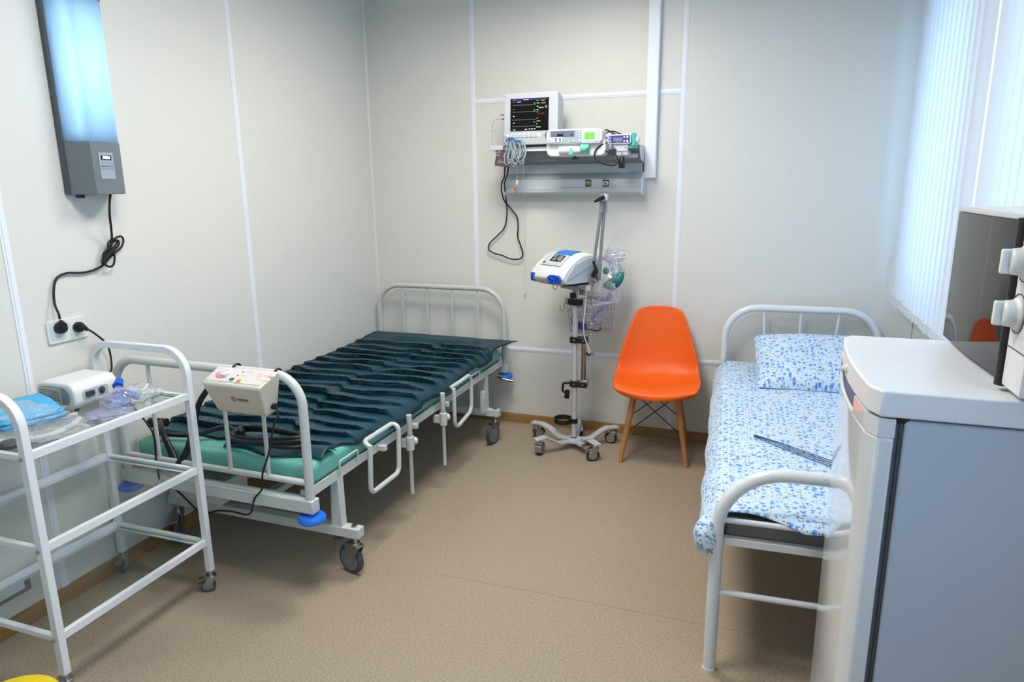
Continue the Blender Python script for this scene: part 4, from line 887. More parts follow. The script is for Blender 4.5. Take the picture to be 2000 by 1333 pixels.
for dk, pts in enumerate(([(986, 326), (985, 345), (980, 358), (980, 375), (985, 392), (998, 408), (1010, 425), (1012, 445), (1011, 462), (1017, 480), (1021, 495), (1017, 505), (1005, 507), (993, 505)],
                          [(993, 325), (991, 340), (986, 355), (986, 372), (989, 395), (990, 420), (985, 445), (970, 462), (957, 475), (954, 487), (965, 495), (980, 499), (993, 505)])):
    MB().tube(smoothp([at(x, y, y=-.24 if y < 335 else (-.235+.21*min(1, (y-335)/60))) for x, y in pts], 6), .0042, 8).build('hose', 'rubber', CF, world=True)
pc = tag(MB().tube([at(1022, 302, y=-.24), at(1023, 380, y=-.115), at(1024, 420, y=-.03), at(1025, 568, y=-.012)], .0009, 6).tube(smoothp([at(1025, 566, y=-.012), at(1026, 572, y=-.016), at(1023, 577, y=-.016)], 4), .003, 8).build('pull_cord', 'white', None), 'thin white thread hanging from the supply unit down the back wall', 'cord')

# syringe pump and small infusion pump
SP = thing('syringe_pump', 'white syringe pump with green screen clamped to the supply unit', 'syringe pump', (1.4, -.25, 1.61))
sy = -.345
s0, s1 = at(1066, 280, y=sy), at(1182, 280, y=sy)
sx0, sx1 = s0.x, s1.x; sw = sx1-sx0; stz, smz, sbz = at(1120, 252, y=sy).z, at(1120, 281, y=sy).z, at(1120, 304, y=sy).z
scx = (sx0+sx1)/2
MB().prism(rrect(sw, smz-sbz+.03, .03, 6), (scx, sy+.012, (smz+sbz)/2+.012), (1, 0, 0), (0, 0, 1), (0, .085, 0)).build('lower_housing', 'plasticw', SP, bevel=.006, seg=3, world=True)
MB().prism(rrect(sw-.018, stz-smz, .026, 6), (scx-.004, sy-.012, (stz+smz)/2), (1, 0, 0), (0, 0, 1), (0, .10, 0)).build('upper_housing', 'plasticw', SP, bevel=.006, seg=3, world=True)
def sq(px, py, h=0): p = at(px, py, y=sy-.0125-h); return p
def spl(name, m_, par, px0, py0, px1, py1, h, th, bev=0):
    a_, b_ = sq(px0, py0, h), sq(px1, py1, h); return MB().box(a_.x, b_.x, a_.y-th, a_.y+.0004, a_.z, b_.z).build(name, m_, par, bevel=bev, world=True)
fp = spl('front_panel', mat('panel_grey_blue', (168, 180, 190), .35), SP, 1073, 256, 1136, 278, 0, .0012)
spl('holder_window', mat('window_slate', (108, 118, 134), .2), fp, 1076, 257, 1122, 267, .0014, .001)
spl('holder_slot', 'black', fp, 1088, 262, 1100, 266, .0026, .0012); spl('holder_slot', 'black', fp, 1115, 262, 1118, 265, .0026, .0012)
spl('decal', 'plasticw', fp, 1073.5, 268, 1098, 277.5, .0014, .0006)
sr_ = spl('screen_surround', mat('screen_surround', (196, 204, 212), .35), SP, 1138, 255, 1171, 279, 0, .0012)
spl('lcd', em('lcd_green', (98, 168, 62), .75), sr_, 1142, 259, 1161, 271, .0014, .001)
for k in range(4): spl('key', 'plasticw', fp, 1129.5, 256.5+5.2*k, 1132.5, 258.5+5.2*k, .0014, .0012)
for px in (1086, 1094):
    for py in (271, 275): MB().lathe(sq(px, py, .001), [(.005, 0), (.005, .002), (.003, .003)], 12, (0, -1, 0)).build('key', 'midgrey', fp, world=True)
for px in (1109, 1119, 1131): spl('key', 'plasticw', fp, px, 274, px+3, 276, .0014, .0012)
for px in (1141, 1156): spl('soft_key', 'plasticg', sr_, px, 274, px+9, 276.5, .0014, .0012)
MB().lathe(sq(1167, 274, .001), [(.0055, 0), (.0055, .0016), (.004, .0024)], 14, (0, -1, 0)).build('key', mat('lilac_key', (214, 196, 222), .4), sr_, world=True)
MB().lathe(sq(1073.5, 275, 0), [(.004, 0), (.004, .001), (.002, .002)], 10, (0, -1, 0)).build('lock', 'midgrey', SP, world=True)
# syringe bed: recessed trough, barrel clamp and mint drive head
a_ = sq(1091, 295); b_ = sq(1137, 295)
MB().tube([(a_.x, sy-.002, a_.z+.003), (b_.x, sy-.002, a_.z+.003)], .019, 18).build('syringe_trough', 'plasticw', SP, world=True)
dh = MB().tube([(sq(1134, 291).x, sy-.008, sq(1134, 290).z), (sq(1150, 291).x, sy-.008, sq(1134, 290).z)], [.022, .020], 10).build('drive_head', 'mint', SP, bevel=.002, world=True)
c = sq(1147, 291, .018); MB().box(c.x-.004, c.x+.006, c.y-.006, c.y+.01, c.z-.008, c.z+.006).build('drive_grip', mat('deep_mint', (20, 140, 110), .4), dh, world=True)
MB().box(sq(1132, 290).x, sq(1133.5, 290).x, sy-.018, sy+.01, sq(1133, 300).z, sq(1133, 283).z).build('plunger_guide', 'midgrey', SP, world=True)
c = sq(1115.5, 296, .006); MB().prism([(-.004, .018), (.004, .018), (.012, -.014), (.009, -.018), (-.009, -.018), (-.012, -.014)], (c.x, c.y-.012, c.z), (1, 0, 0), (0, 0, 1), (0, .014, 0)).build('barrel_clamp', 'mint', SP, bevel=.002, world=True)
MB().box(scx-.03, scx+.03, -.20, sy+.09, sbz+.03, sbz+.06).build('rear_clamp', 'midgrey', SP, world=True)
c = at(1123, 309, y=sy+.03); MB().cyl((c.x, c.y, sbz+.004), (c.x, c.y, c.z), .007, 12).lathe((c.x, c.y, c.z-.008), [(.012, 0), (.018, .003), (.018, .009), (.007, .012)], 8).build('clamp_knob', 'black', SP, world=True)
MB().tube(smoothp([sq(1145, 253)+Vector((0, .03, 0)), sq(1147, 249.5)+Vector((0, .03, 0)), sq(1150, 253)+Vector((0, .03, 0))], 5), .0015, 6).build('wire_loop', 'steel', SP, world=True)
sb_c = at(1203, 340, y=-.2)
for pts in ([(1178, 256), (1186, 254), (1196, 260), (1205, 263), (1215, 262)], [(1181, 262), (1188, 258), (1200, 257), (1212, 262)], [(1180, 266), (1186, 270), (1192, 264), (1203, 262)]):
    MB().tube(smoothp([at(x, y, y=-.215-.004*i) for i, (x, y) in enumerate(pts)], 5), .0036, 8).build('power_cord', 'rubber', SP, world=True)
IP = thing('infusion_pump', 'small purple and white infusion pump on a clamp at the unit end', 'infusion pump', (1.66, -.27, 1.62))
iy = -.30
def iq(px, py, h=0): return at(px, py, y=iy-h)
i0, i1 = iq(1187, 263), iq(1232, 281); ic = (i0+i1)/2; iw, ih = i1.x-i0.x, i0.z-i1.z
MB().prism(rrect(iw, ih, .010, 5), (ic.x, iy, ic.z), (1, 0, 0), (0, 0, 1), (0, .06, 0)).build('housing', 'plasticw', IP, bevel=.003, world=True)
ipn = MB().prism(rrect(iw-.010, ih-.012, .006, 4), (ic.x, iy-.001, ic.z), (1, 0, 0), (0, 0, 1), (0, .0015, 0)).build('front_panel', 'purple', IP, world=True)
MB().box(ic.x-.030, ic.x+.016, iy-.002, iy-.0008, ic.z-.009, ic.z+.008).build('lcd', mat('lcd_grey', (128, 136, 146), .3), ipn, world=True)
for dx, dz, r_, c_ in ((-.047, .007, .0065, (110, 170, 225)), (-.047, -.010, .006, (190, 170, 220)), (.026, .010, .0045, (235, 235, 245)), (.042, .010, .0058, (235, 235, 245)), (.026, -.010, .0045, (235, 235, 245)), (.042, -.010, .0058, (235, 235, 245))):
    MB().lathe((ic.x+dx, iy-.0008, ic.z+dz), [(r_, 0), (r_, .001), (r_*.7, .002)], 16, (0, -1, 0)).build('key', mat('key_%d' % c_[0], c_, .4), ipn, world=True)
MB().box(ic.x-.018, ic.x+.012, iy-.0014, iy-.0009, ic.z-.015, ic.z-.0135).build('caption', 'plasticg', ipn, world=True)
MB().prism([(-.045, 0), (.045, 0), (.038, -.040), (-.012, -.040)], (ic.x+.003, iy+.01, ic.z-ih/2+.002), (1, 0, 0), (0, 0, 1), (0, .045, 0)).build('mount', 'plasticg', IP, bevel=.004, world=True)
j = iq(1237, 273); MB().prism([(-.010, .034), (.006, .036), (.013, .02), (.013, -.022), (.002, -.036), (-.010, -.030)], (j.x, iy+.004, j.z), (1, 0, 0), (0, 0, 1), (0, .045, 0)).build('cassette_latch', mat('sea_green_plastic', (60, 185, 175), .35), IP, bevel=.004, world=True)
MB().box(j.x-.05, j.x+.016, iy+.01, iy+.05, j.z-.040, j.z-.033).build('cassette_base', mat('sea_green_plastic', (60, 185, 175), .35), IP, bevel=.002, world=True)
MB().lathe((j.x+.010, iy+.026, j.z), [(.020, 0), (.020, .012), (.014, .016)], 20, (1, 0, 0)).build('side_cap', 'plasticw', IP, world=True)
MB().box(ic.x-.016, ic.x+.045, -.285, -.19, 1.628, 1.652).build('clamp', 'alu', IP, bevel=.003, world=True)
k0 = at(1215, 303, y=-.285); k1 = at(1215, 329, y=-.285)
MB().cyl((k0.x, k0.y, 1.64), (k0.x, k0.y, k0.z-.012), .004, 10).build('clamp_screw', 'chrome', IP, world=True)
MB().lathe((k0.x, k0.y, k1.z), [(.013, 0), (.016, .002), (.018, .03), (.012, .055), (.007, .060)], 12).build('clamp_handle', 'black', IP, world=True)
cbl = [(1186, 279), (1174, 284), (1164, 293), (1161, 303), (1166, 313), (1178, 320), (1194, 323), (1203, 321), (1207, 313), (1203, 304), (1193, 299), (1186, 297), (1181, 294)]
MB().tube(smoothp([at(x, y, y=-.325-.045*(1-abs(i-6)/6)) for i, (x, y) in enumerate(cbl)], 6), .0042, 8).build('power_cord', 'rubber', IP, world=True)
MB().tube(smoothp([iq(1212, 258), iq(1222, 255), iq(1230, 254), iq(1230, 262)], 5), .0012, 6).build('wire_bail', 'plasticg', IP, world=True)
# ------------------------------------------------------------------ ventilator stand
HB = Vector((1.421, -.32, 0))
ST = thing('equipment_stand', 'grey five-wheeled equipment stand with wire basket and jointed arm', 'stand', HB)
ang = (163, 228, 317, 34, 97); rad = (.262, .235, .215, .245, .22)
mh = MB()
mh.lathe((HB.x, HB.y, .036), [(.045, 0), (.05, .006), (.046, .022), (.02, .026)], 24).build('hub', 'standgrey', ST, bevel=.002, world=True)
for a_, r_ in zip(ang, rad):
    a_ = math.radians(a_); d = Vector((math.cos(a_), math.sin(a_), 0)); s = Vector((-d.y, d.x, 0))
    prof = [(.0, .036), (.10, .038), (.165, .078), (r_-.045, .092), (r_+.028, .088)]
    top = [(t, z+.014) for t, z in prof[::-1]]
    arm = MB().prism(prof+top, HB-s*.022, d, (0, 0, 1), s*.044).build('base_arm', 'standgrey', ST, bevel=.003, world=True)
    lp = d*r_
    caster(ST, (lp.x, lp.y, 0), .091, .0345, a_+(.9, .7, 1.2, -.5, .3)[ang.index(round(math.degrees(a_)))], tread='rubber', width=.030, brake=False, hood=True)
MB().cyl((HB.x, HB.y, .055), (HB.x, HB.y, .94), .0155, 20).build('pole', 'standgrey', ST, world=True)
MB().cyl((HB.x, HB.y, .058), (HB.x, HB.y, .066), .0175, 20).build('pole_collar', 'black', ST, world=True)
rc = Vector((HB.x-.062, HB.y-.006, .163))
ring = MB()
for (r0, r1) in (((.049, .056)),): 
    P0 = [(r1*math.cos(a), r1*.72*math.sin(a)) for a in [2*math.pi*k/32 for k in range(32)]]; vs = []; fs = []
    for k in range(32):
        c_, s_ = math.cos(2*math.pi*k/32), math.sin(2*math.pi*k/32)
        for (r_, z_) in ((r1, -.013), (r1, .013), (r0, .013), (r0, -.013)): vs.append(rc+Vector((r_*c_, r_*s_, z_)))
    for k in range(32):
        j = (k+1) % 32
        for q in range(4): fs.append((k*4+q, j*4+q, j*4+(q+1) % 4, k*4+(q+1) % 4))
    ring.add(vs, fs)
ring.cyl((HB.x, HB.y, .15), (HB.x, HB.y, .176), .021, 18)
ring.build('bottle_ring', 'black', ST, bevel=.001, world=True)
ap = Vector((HB.x+.052, HB.y-.002, 0))
MB().cyl((ap.x, ap.y, .385), (ap.x, ap.y, .655), .0135, 18).build('side_tube', 'steel', ST, world=True)
for z_ in (.385, .640):
    k_ = MB().box(HB.x-.024, ap.x+.022, HB.y-.024, HB.y+.02, z_-.017, z_+.017).build('clamp', 'black', ST, bevel=.004, world=True)
    for xx in (HB.x+.001, ap.x): MB().lathe((xx, HB.y-.024, z_), [(.0045, 0), (.0045, .002), (.003, .003)], 10, (0, -1, 0)).build('screw', 'chrome', k_, world=True)
kn = MB().tube(fillet([(HB.x-.02, HB.y-.02, .392), (HB.x-.058, HB.y-.03, .392), (HB.x-.062, HB.y-.03, .345), (HB.x-.03, HB.y-.03, .328)], .012), .007, 10).tube([(HB.x-.032, HB.y-.03, .352), (HB.x-.036, HB.y-.032, .305)], [.013, .015], 12).build('clamp_lever', 'black', ST, world=True)
MB().box(ap.x-.02, ap.x+.028, ap.y-.02, ap.y+.02, .392, .412).build('clamp_plate', 'steel', ST, bevel=.003, world=True)
Fv = Vector((-.51, -.86, 0)).normalized(); Sv = Vector((.86, -.51, 0)).normalized(); Zv = Vector((0, 0, 1))
# mount plates under the device
MB().obox(HB+Vector((0, 0, .935)), Sv, Fv, Zv, .115, .003, .018).build('mount_bar', 'standgrey', ST, bevel=.002, world=True)
MB().obox(HB+Sv*.085+Vector((0, 0, .912)), Sv, Fv, Zv, .055, .003, .016).build('mount_plate', 'armgrey', ST, bevel=.002, world=True)
MB().obox(HB+Vector((0, 0, .853)), Sv, Fv, Zv, .038, .024, .017).build('clamp', 'black', ST, bevel=.004, world=True)
MB().obox(HB+Sv*.012+Fv*.03+Vector((0, 0, .892)), Sv, Fv, Zv, .013, .012, .015).build('lock_block', 'black', ST, bevel=.002, world=True)
MB().obox(HB+Vector((0, 0, .952)), Sv, Fv, Zv, .085, .06, .006).build('device_tray', 'armgrey', ST, bevel=.002, world=True)
def hook(px, py, y): 
    c = at(px, py, y=y); MB().tube(smoothp([c+Vector((.012, 0, .03)), c+Vector((.012, 0, 0)), c+Vector((.004, -.004, -.014)), c+Vector((-.008, -.006, -.008)), c+Vector((-.010, -.006, .012))], 5), .0024, 7).build('hook', 'steel', ST, world=True)
hook(1098, 602, -.30); hook(1084, 560, -.36); hook(1122, 565, -.37); hook(1163, 620, -.36)
# wire basket
BC = HB+Vector((.062, .118, 0)); 
def bk(u, v, z): 
    t = .84+.16*min(1, (z-.665)/.165); return BC+Sv*.102*u*t+Fv*.102*v*t+Vector((0, 0, z))
bs = MB().tube(fillet([bk(-.0, 1, .838), bk(1, 1, .838), bk(1, -1, .838), bk(-1, -1, .838), bk(-1, 1, .838), bk(.01, 1, .838)], .03, 5), .0085, 10).build('basket', 'standgrey', ST, world=True)
MB().obox(bk(0, 1.02, .842), Sv, Fv, Zv, .104, .002, .020).build('basket_plate', 'standgrey', bs, bevel=.004, world=True)
MB().obox(bk(1.02, 0, .838), Fv, Sv, Zv, .085, .002, .010).build('basket_plate', 'standgrey', bs, bevel=.003, world=True)
wm = MB(); NW = 8
for k in range(NW):
    w_ = -1+2*(k+.5)/NW
    for (a_, b_) in (((w_, 1), (w_, 1)), ((w_, -1), (w_, -1)), ((1, w_), (1, w_)), ((-1, w_), (-1, w_))):
        wm.tube([bk(*a_, .835), bk(*a_, .75), bk(*a_, .672), bk(a_[0]*.9, a_[1]*.9, .666)], .0017, 6)
    wm.tube([bk(w_, 1, .667), bk(w_, -1, .667)], .0017, 6)
for z_ in (.79, .735, .672):
    wm.tube(fillet([bk(0, 1.01, z_), bk(1.01, 1.01, z_), bk(1.01, -1.01, z_), bk(-1.01, -1.01, z_), bk(-1.01, 1.01, z_), bk(.0, 1.01, z_)], .025, 4), .002, 6)
wm.build('basket_wires', mat('wire_grey', (176, 172, 168), .35, metal=.6), bs, world=True)
# spring arm folded upright, with its levers
A0, A1, T0, T1 = at(1155, 548, y=-.36), at(1169, 545, y=-.345), at(1175, 402, y=-.36), at(1181, 402, y=-.345)
tp = at(1179, 385, y=-.352)
AR = MB().tube([A0+(A0-T0)*.12, A0+(T0-A0)*.12, A0+(T0-A0)*.125, T0], [.013, .013, .0085, .0085], 14).build('arm_rod', 'armgrey', ST, world=True)
AR2 = MB().tube([A1+(A1-T1)*.02, A1+(T1-A1)*.22, A1+(T1-A1)*.225, T1], [.012, .012, .0085, .0085], 14).build('arm_rod', 'armgrey', ST, world=True)
for t_ in (T0, T1): MB().tube([t_+Vector((0, 0, -.035)), t_+Vector((0, 0, .028))], .011, 14).build('rod_sleeve', 'armgrey', AR, world=True)
MB().cyl(tp+Vector((.004, -.018, -.002)), tp+Vector((.004, .022, -.002)), .019, 20).build('arm_joint', 'plasticg', ST, world=True)
MB().tube([tp+Vector((.010, -.026, .004)), tp+Vector((-.012, -.03, -.008)), tp+Vector((-.042, -.03, -.024))], [.012, .010, .006], 12).build('lever', 'black', ST, world=True)
jp = at(1158, 540, y=-.375)
MB().cyl(jp+Vector((0, -.012, 0)), jp+Vector((0, .03, 0)), .019, 20).build('arm_joint', 'chrome', ST, world=True)
MB().tube([jp+Vector((.004, -.018, .0)), jp+Vector((.018, -.022, .030)), jp+Vector((.024, -.024, .042))], [.014, .015, .012], 12).tube([jp+Vector((.022, -.024, .04)), jp+Vector((.006, -.026, .085))], [.010, .006], 10).build('lever', 'black', ST, world=True)
MB().tube([A1+(A1-T1)*.02, at(1167, 572, y=-.345)], .005, 10).build('rod_tip', 'standgrey', ST, world=True)
MB().tube([A0+(A0-T0)*.11, Vector((A0.x-.005, A0.y, .86))], .009, 12).build('rod_foot', 'armgrey', ST, world=True)
# thin pressure line hanging to a metal clip
pts = [at(1146, 560, y=-.365), at(1143, 600, y=-.36), at(1140, 630, y=-.36), at(1141, 655, y=-.35), at(1147, 675, y=-.345), at(1152, 687, y=-.345)]
MB().tube(smoothp(pts, 6), .0035, 8).build('sensor_line', 'plasticg', ST, world=True)
c = at(1156, 692, y=-.345); MB().obox(c, (1, 0, -.8), (0, 1, 0), (.8, 0, 1), .013, .007, .004).obox(c+Vector((.010, 0, .004)), (.7, 0, -1), (0, 1, 0), (1, 0, .7), .012, .004, .003).build('clip', 'chrome', ST, bevel=.001, world=True)
MB().tube(smoothp([c+Vector((-.006, 0, 0)), c+Vector((-.02, -.002, -.008)), c+Vector((-.03, -.004, .008))], 5), .005, 8).build('clip_strap', 'black', ST, world=True)

# the ventilator on top
VT = thing('ventilator', 'white portable ventilator with small screen and blue ports on the stand', 'ventilator', (1.37, -.335, .958))
VC = Vector((1.362, -.335, 0))
def vp(f, s, z): return VC+Fv*f+Sv*s+Vector((0, 0, z))
prof = [(.095, .966), (.125, .978), (.137, 1.0), (.128, 1.026), (.09, 1.065), (.035, 1.103), (-.01, 1.122), (-.06, 1.126), (-.12, 1.112), (-.155, 1.085), (-.16, 1.0), (-.15, .962)]
n = len(prof); secs = [(-.130, .90, -.004), (-.118, 1, 0), (.112, 1, 0), (.130, .90, -.004)]
vs = []; 
for (s_, k_, dz) in secs:
    for (f_, z_) in prof: vs.append(vp(f_*(.97 if k_ < 1 else 1), s_, 1.035+(z_-1.035)*k_))
fs = [tuple(range(n-1, -1, -1)), tuple(3*n+i for i in range(n))]
for q in range(3): fs += [(q*n+i, q*n+(i+1) % n, (q+1)*n+(i+1) % n, (q+1)*n+i) for i in range(n)]
vb = MB().add(vs, fs).build('housing', 'plasticw', VT, bevel=.006, seg=3, world=True)
# grey side cheek
ck_ = [(.10, .972), (.115, 1.0), (.05, 1.07), (-.03, 1.098), (-.10, 1.10), (-.14, 1.075), (-.145, .985), (-.13, .968)]
MB().prism(ck_, vp(0, .128, 0), Fv, Zv, Sv*.004).build('side_cheek', mat('pale_cheek', (188, 196, 203), .4), VT, bevel=.002, world=True)
MB().tube([vp(.10, .1335, .995), vp(.04, .1335, 1.015), vp(-.02, .1335, 1.04), vp(-.09, .1335, 1.062)], .0009, 5).build('cheek_seam', 'midgrey', VT, world=True)
MB().prism([(.09, .958), (-.13, .958), (-.13, .964), (.09, .966)], vp(0, -.10, 0), Fv, Zv, Sv*.215).build('base_strip', 'black', VT, world=True)
MB().prism([(.118, .967), (.136, .985), (.138, 1.0), (.131, 1.0), (.112, .975)], vp(0, -.118, 0), Fv, Zv, Sv*.225).build('lower_band', mat('warm_grey_plastic', (196, 194, 182), .4), VT, world=True)
fsl = (vp(.09, 0, 1.065)-vp(.035, 0, 1.103)).normalized(); nsl = Sv.cross(-fsl); 
if nsl.z < 0: nsl = -nsl
def vs_(s_, t, h=0.): return vp(.095, s_, 1.0625)+(vp(.02, s_, 1.1125)-vp(.095, s_, 1.0625))*t+nsl*h
cpl = MB().obox(vs_(-.008, .45, .004), Sv, fsl, nsl, .078, .044, .002).build('control_panel', mat('panel_pale_grey', (202, 206, 212), .35), VT, bevel=.002, world=True)
dsp = MB().obox(vs_(.004, .58, .0065), Sv, fsl, nsl, .044, .026, .001).build('screen', mat('screen_charcoal', (52, 50, 46), .15), cpl, world=True)
ly_ = mat('screen_grey', (140, 140, 136), .4)
for (s_, t_, r_) in ((.022, .62, .019), (-.012, .48, .012), (-.022, .74, .011), (.036, .40, .008)):
    MB().lathe(vs_(s_, t_, .0074), [(r_, 0), (r_, .0006)], 24, nsl).build('screen_graphic', ly_, dsp, world=True)
MB().lathe(vs_(-.066, .15, .006), [(.009, 0), (.009, .002), (.007, .003)], 18, nsl).build('power_key', mat('slate_key', (90, 100, 125), .4), cpl, world=True)
for k in range(5): MB().lathe(vs_(-.035+.018*k, .06, .006), [(.0055, 0), (.0055, .0012), (.004, .002)], 12, nsl).build('key', 'plasticg', cpl, world=True)
for k in range(3): MB().lathe(vs_(-.07, .45+.2*k, .006), [(.003, 0), (.003, .001)], 10, nsl).build('indicator', 'midgrey', cpl, world=True)
MB().prism([(.015, 1.110), (-.01, 1.124), (-.055, 1.128), (-.06, 1.131), (-.008, 1.128), (.018, 1.114)], vp(0, -.055, 0), Fv, Zv, Sv*.125).build('blue_insert', mat('mid_blue_insert', (60, 128, 205), .4), VT, world=True)
pt = MB().prism(rrect(.098, .042, .018, 6), vp(.130, .066, .997), Sv, Zv, Fv*.012).build('port_recess', 'blue', VT, bevel=.003, world=True)
MB().lathe(vp(.142, .05, .997), [(.012, 0), (.012, .014), (.007, .014), (.006, .004)], 18, Fv).build('port_nozzle', 'blue', pt, world=True)
MB().prism(rrect(.026, .030, .004, 3), vp(.1425, .088, .997), Sv, Zv, Fv*.002).build('port_latch', mat('deep_blue', (8, 56, 150), .4), pt, world=True)
MB().tube([vp(.143, .066+.049*math.cos(a), .997+.021*math.sin(a)) for a in [math.radians(12*k) for k in range(30)]], .003, 6, closed=True).build('port_rim', 'blue', pt, world=True)
p2 = MB().prism(rrect(.034, .046, .006, 4), vp(.120, -.108, .996), Sv, Zv, Fv*.016).build('port_recess', 'blue', VT, bevel=.002, world=True)
MB().lathe(vp(.136, -.108, .994), [(.010, 0), (.010, .006), (.006, .006), (.005, .001)], 16, Fv).build('port_nozzle', mat('deep_blue', (8, 56, 150), .4), p2, world=True)

# breathing circuit stuffed in the basket
BG = thing('breathing_circuit', 'clear bag with green mask and lilac tubing rising from the wire basket', 'breathing circuit', (BC.x+.01, BC.y, .672))
bcx, bcy = BC.x, BC.y
crumple(MB(), (bcx+.075, bcy, .985), .085, .07, .155, 4.4, .42, 26, 20, .84).build('bag', film('bag_film', (232, 240, 246), .34), BG, smooth=35, world=True)
crumple(MB(), (bcx, bcy, .755), .068, .068, .082, 7.7, .3, 26, 18, .672).build('lower_bag', 'filmw', BG, smooth=25, world=True)
crumple(MB(), at(1200, 500, y=-.2), .055, .04, .035, 2.9, .6, 22, 14).build('bag_flap', 'filmw', BG, smooth=25, world=True)
def G(px, py, y=-.225): return at(px, py, y=y)
gm_ = MB(); gm_.add([G(1174, 556), G(1190, 546), G(1204, 534), G(1221, 527), G(1220, 545), G(1211, 561), G(1196, 569), G(1180, 566), G(1197, 552, -.27), G(1210, 545, -.265)], [(0, 1, 8, 7), (1, 2, 9, 8), (2, 3, 4, 9), (4, 5, 9), (5, 6, 8, 9), (6, 7, 8)])
gm_.build('mask', 'green', BG, smooth=True, solid=.003, sub=1, world=True)
MB().tube(smoothp([G(1163, 505), G(1175, 504), G(1187, 508), G(1194, 518), G(1196, 530), G(1200, 545), G(1197, 565), G(1190, 580), G(1184, 592)], 6), .0105, 10).build('tubing', 'lilac', BG, world=True)
MB().tube(smoothp([G(1186, 595, -.24), G(1176, 605, -.26), G(1163, 615, -.27), G(1158, 622, -.27), G(1166, 632, -.26), G(1176, 628, -.25)], 6), .0095, 10).build('tubing', 'lilac', BG, world=True)
MB().tube(smoothp([G(1125, 575, -.26), G(1122, 600, -.26), G(1118, 630, -.25), G(1124, 650, -.24)], 6), .008, 10).build('tubing', mat('blue_tubing', (70, 96, 190), .3), BG, world=True)
MB().lathe(G(1183, 530, -.25), [(.016, 0), (.018, .01), (.014, .02)], 12, (.4, -.8, .3)).build('filter', mat('dull_green', (90, 130, 122), .4), BG, world=True)
ppr = MB().grid(8, 8, lambda u, v: G(1206+19*u, 512+16*u+18*v-8*u*v, -.19+.02*math.sin(u*3)))
ppr.build('paper_insert', 'plasticw', BG, smooth=True, solid=.001, world=True)
MB().tube([BC+Vector((.072*math.cos(a)*.8, .055*math.sin(a), .684+.006*math.sin(3*a))) for a in [math.radians(15*k) for k in range(24)]], .004, 8, closed=True).build('coiled_lead', 'rubber', BG, world=True)
MB().obox(BC+Vector((-.03, -.03, .705)), Sv, Fv, Zv, .03, .02, .022).build('adapter', mat('blue_box', (38, 76, 160), .4), BG, bevel=.003, world=True)

# ------------------------------------------------------------------ orange chair
CH = thing('chair', 'orange plastic shell chair with splayed beech legs by the back wall', 'chair', (1.872, -.262, 0), .105)
def shell(u, v):
    # v: 0 front lip .. 1 top of back ; u: -1..1
    P = [(-.262, .388), (-.255, .415), (-.20, .428), (-.11, .418), (-.01, .412), (.07, .428), (.115, .475), (.138, .54), (.155, .62), (.172, .70), (.188, .77), (.196, .808)]
    Wd = [.165, .205, .222, .229, .229, .227, .222, .210, .188, .160, .132, .108]
    Cl = [.010, .018, .03, .042, .050, .055, .058, .056, .048, .036, .022, .012]
    t = v*(len(P)-1); i = min(int(t), len(P)-2); f = t-i
    def cr(L, k):
        a, b, c, d = L[max(k-1, 0)], L[k], L[min(k+1, len(L)-1)], L[min(k+2, len(L)-1)]
        return .5*((2*b)+(c-a)*f+(2*a-5*b+4*c-d)*f*f+(3*b-a-3*c+d)*f**3)
    y = cr([p[0] for p in P], i); z = cr([p[1] for p in P], i); w = cr(Wd, i); cl = cr(Cl, i)
    x = w*(abs(u)**.92)*(1 if u > 0 else -1); e = abs(u)**2.6
    bk_ = max(0, min(1, (v-.30)/.35))      # 0 on the seat, 1 on the back
    z += cl*e*(1-bk_); y -= cl*e*bk_
    if v < .12: y += .05*u*u*(1-v/.12)
    if v > .93: z -= .020*abs(u)**3*(v-.93)/.07
    return Vector((x, y, z))
MB().grid(24, 44, lambda a, b: shell(2*a-1, b)).build('seat_shell', 'orange', CH, smooth=True, solid=.008)
LT = []
for sx in (-1, 1):
    for sy in (-1, 1):
        b = Vector((sx*.176, .178 if sy > 0 else -.172, 0)); t = Vector((sx*.112, .098*sy-.012, .388)); LT.append((sx, sy, b, t))
        lg = MB().tube([b, b+(t-b)*.25, b+(t-b)*.8, t], [.0115, .0145, .0185, .0165], 14).build('leg', 'beech', CH)
        q = b+(t-b)*.42; MB().lathe(q+Vector((0, -.0155, 0)), [(.004, 0), (.004, .002), (.002, .003)], 8, (0, -1, 0)).build('screw', 'chrome', lg)
def LP(sx, sy, f):
    for a_, b_, b, t in LT:
        if (a_, b_) == (sx, sy): return b+(t-b)*f
blk = mat('black_steel_rod', (30, 24, 22), .4)
for (p, q) in (((-1, -1), (1, -1)), ((1, -1), (1, 1)), ((-1, 1), (1, 1)), ((-1, -1), (-1, 1))):
    for a_, b_ in ((p, q), (q, p)):
        MB().cyl(LP(*a_, .42), LP(*b_, .98), .0028, 8).build('cross_rod', blk, CH)
for sx in (-1, 1): MB().bar((sx*.112, -.115, .392), (sx*.112, .09, .392), .014, .010).build('seat_bracket', blk, CH)
MB().bar((-.112, -.11, .392), (.112, -.11, .392), .014, .010).bar((-.112, .086, .392), (.112, .086, .392), .014, .010).build('seat_bracket', blk, CH)

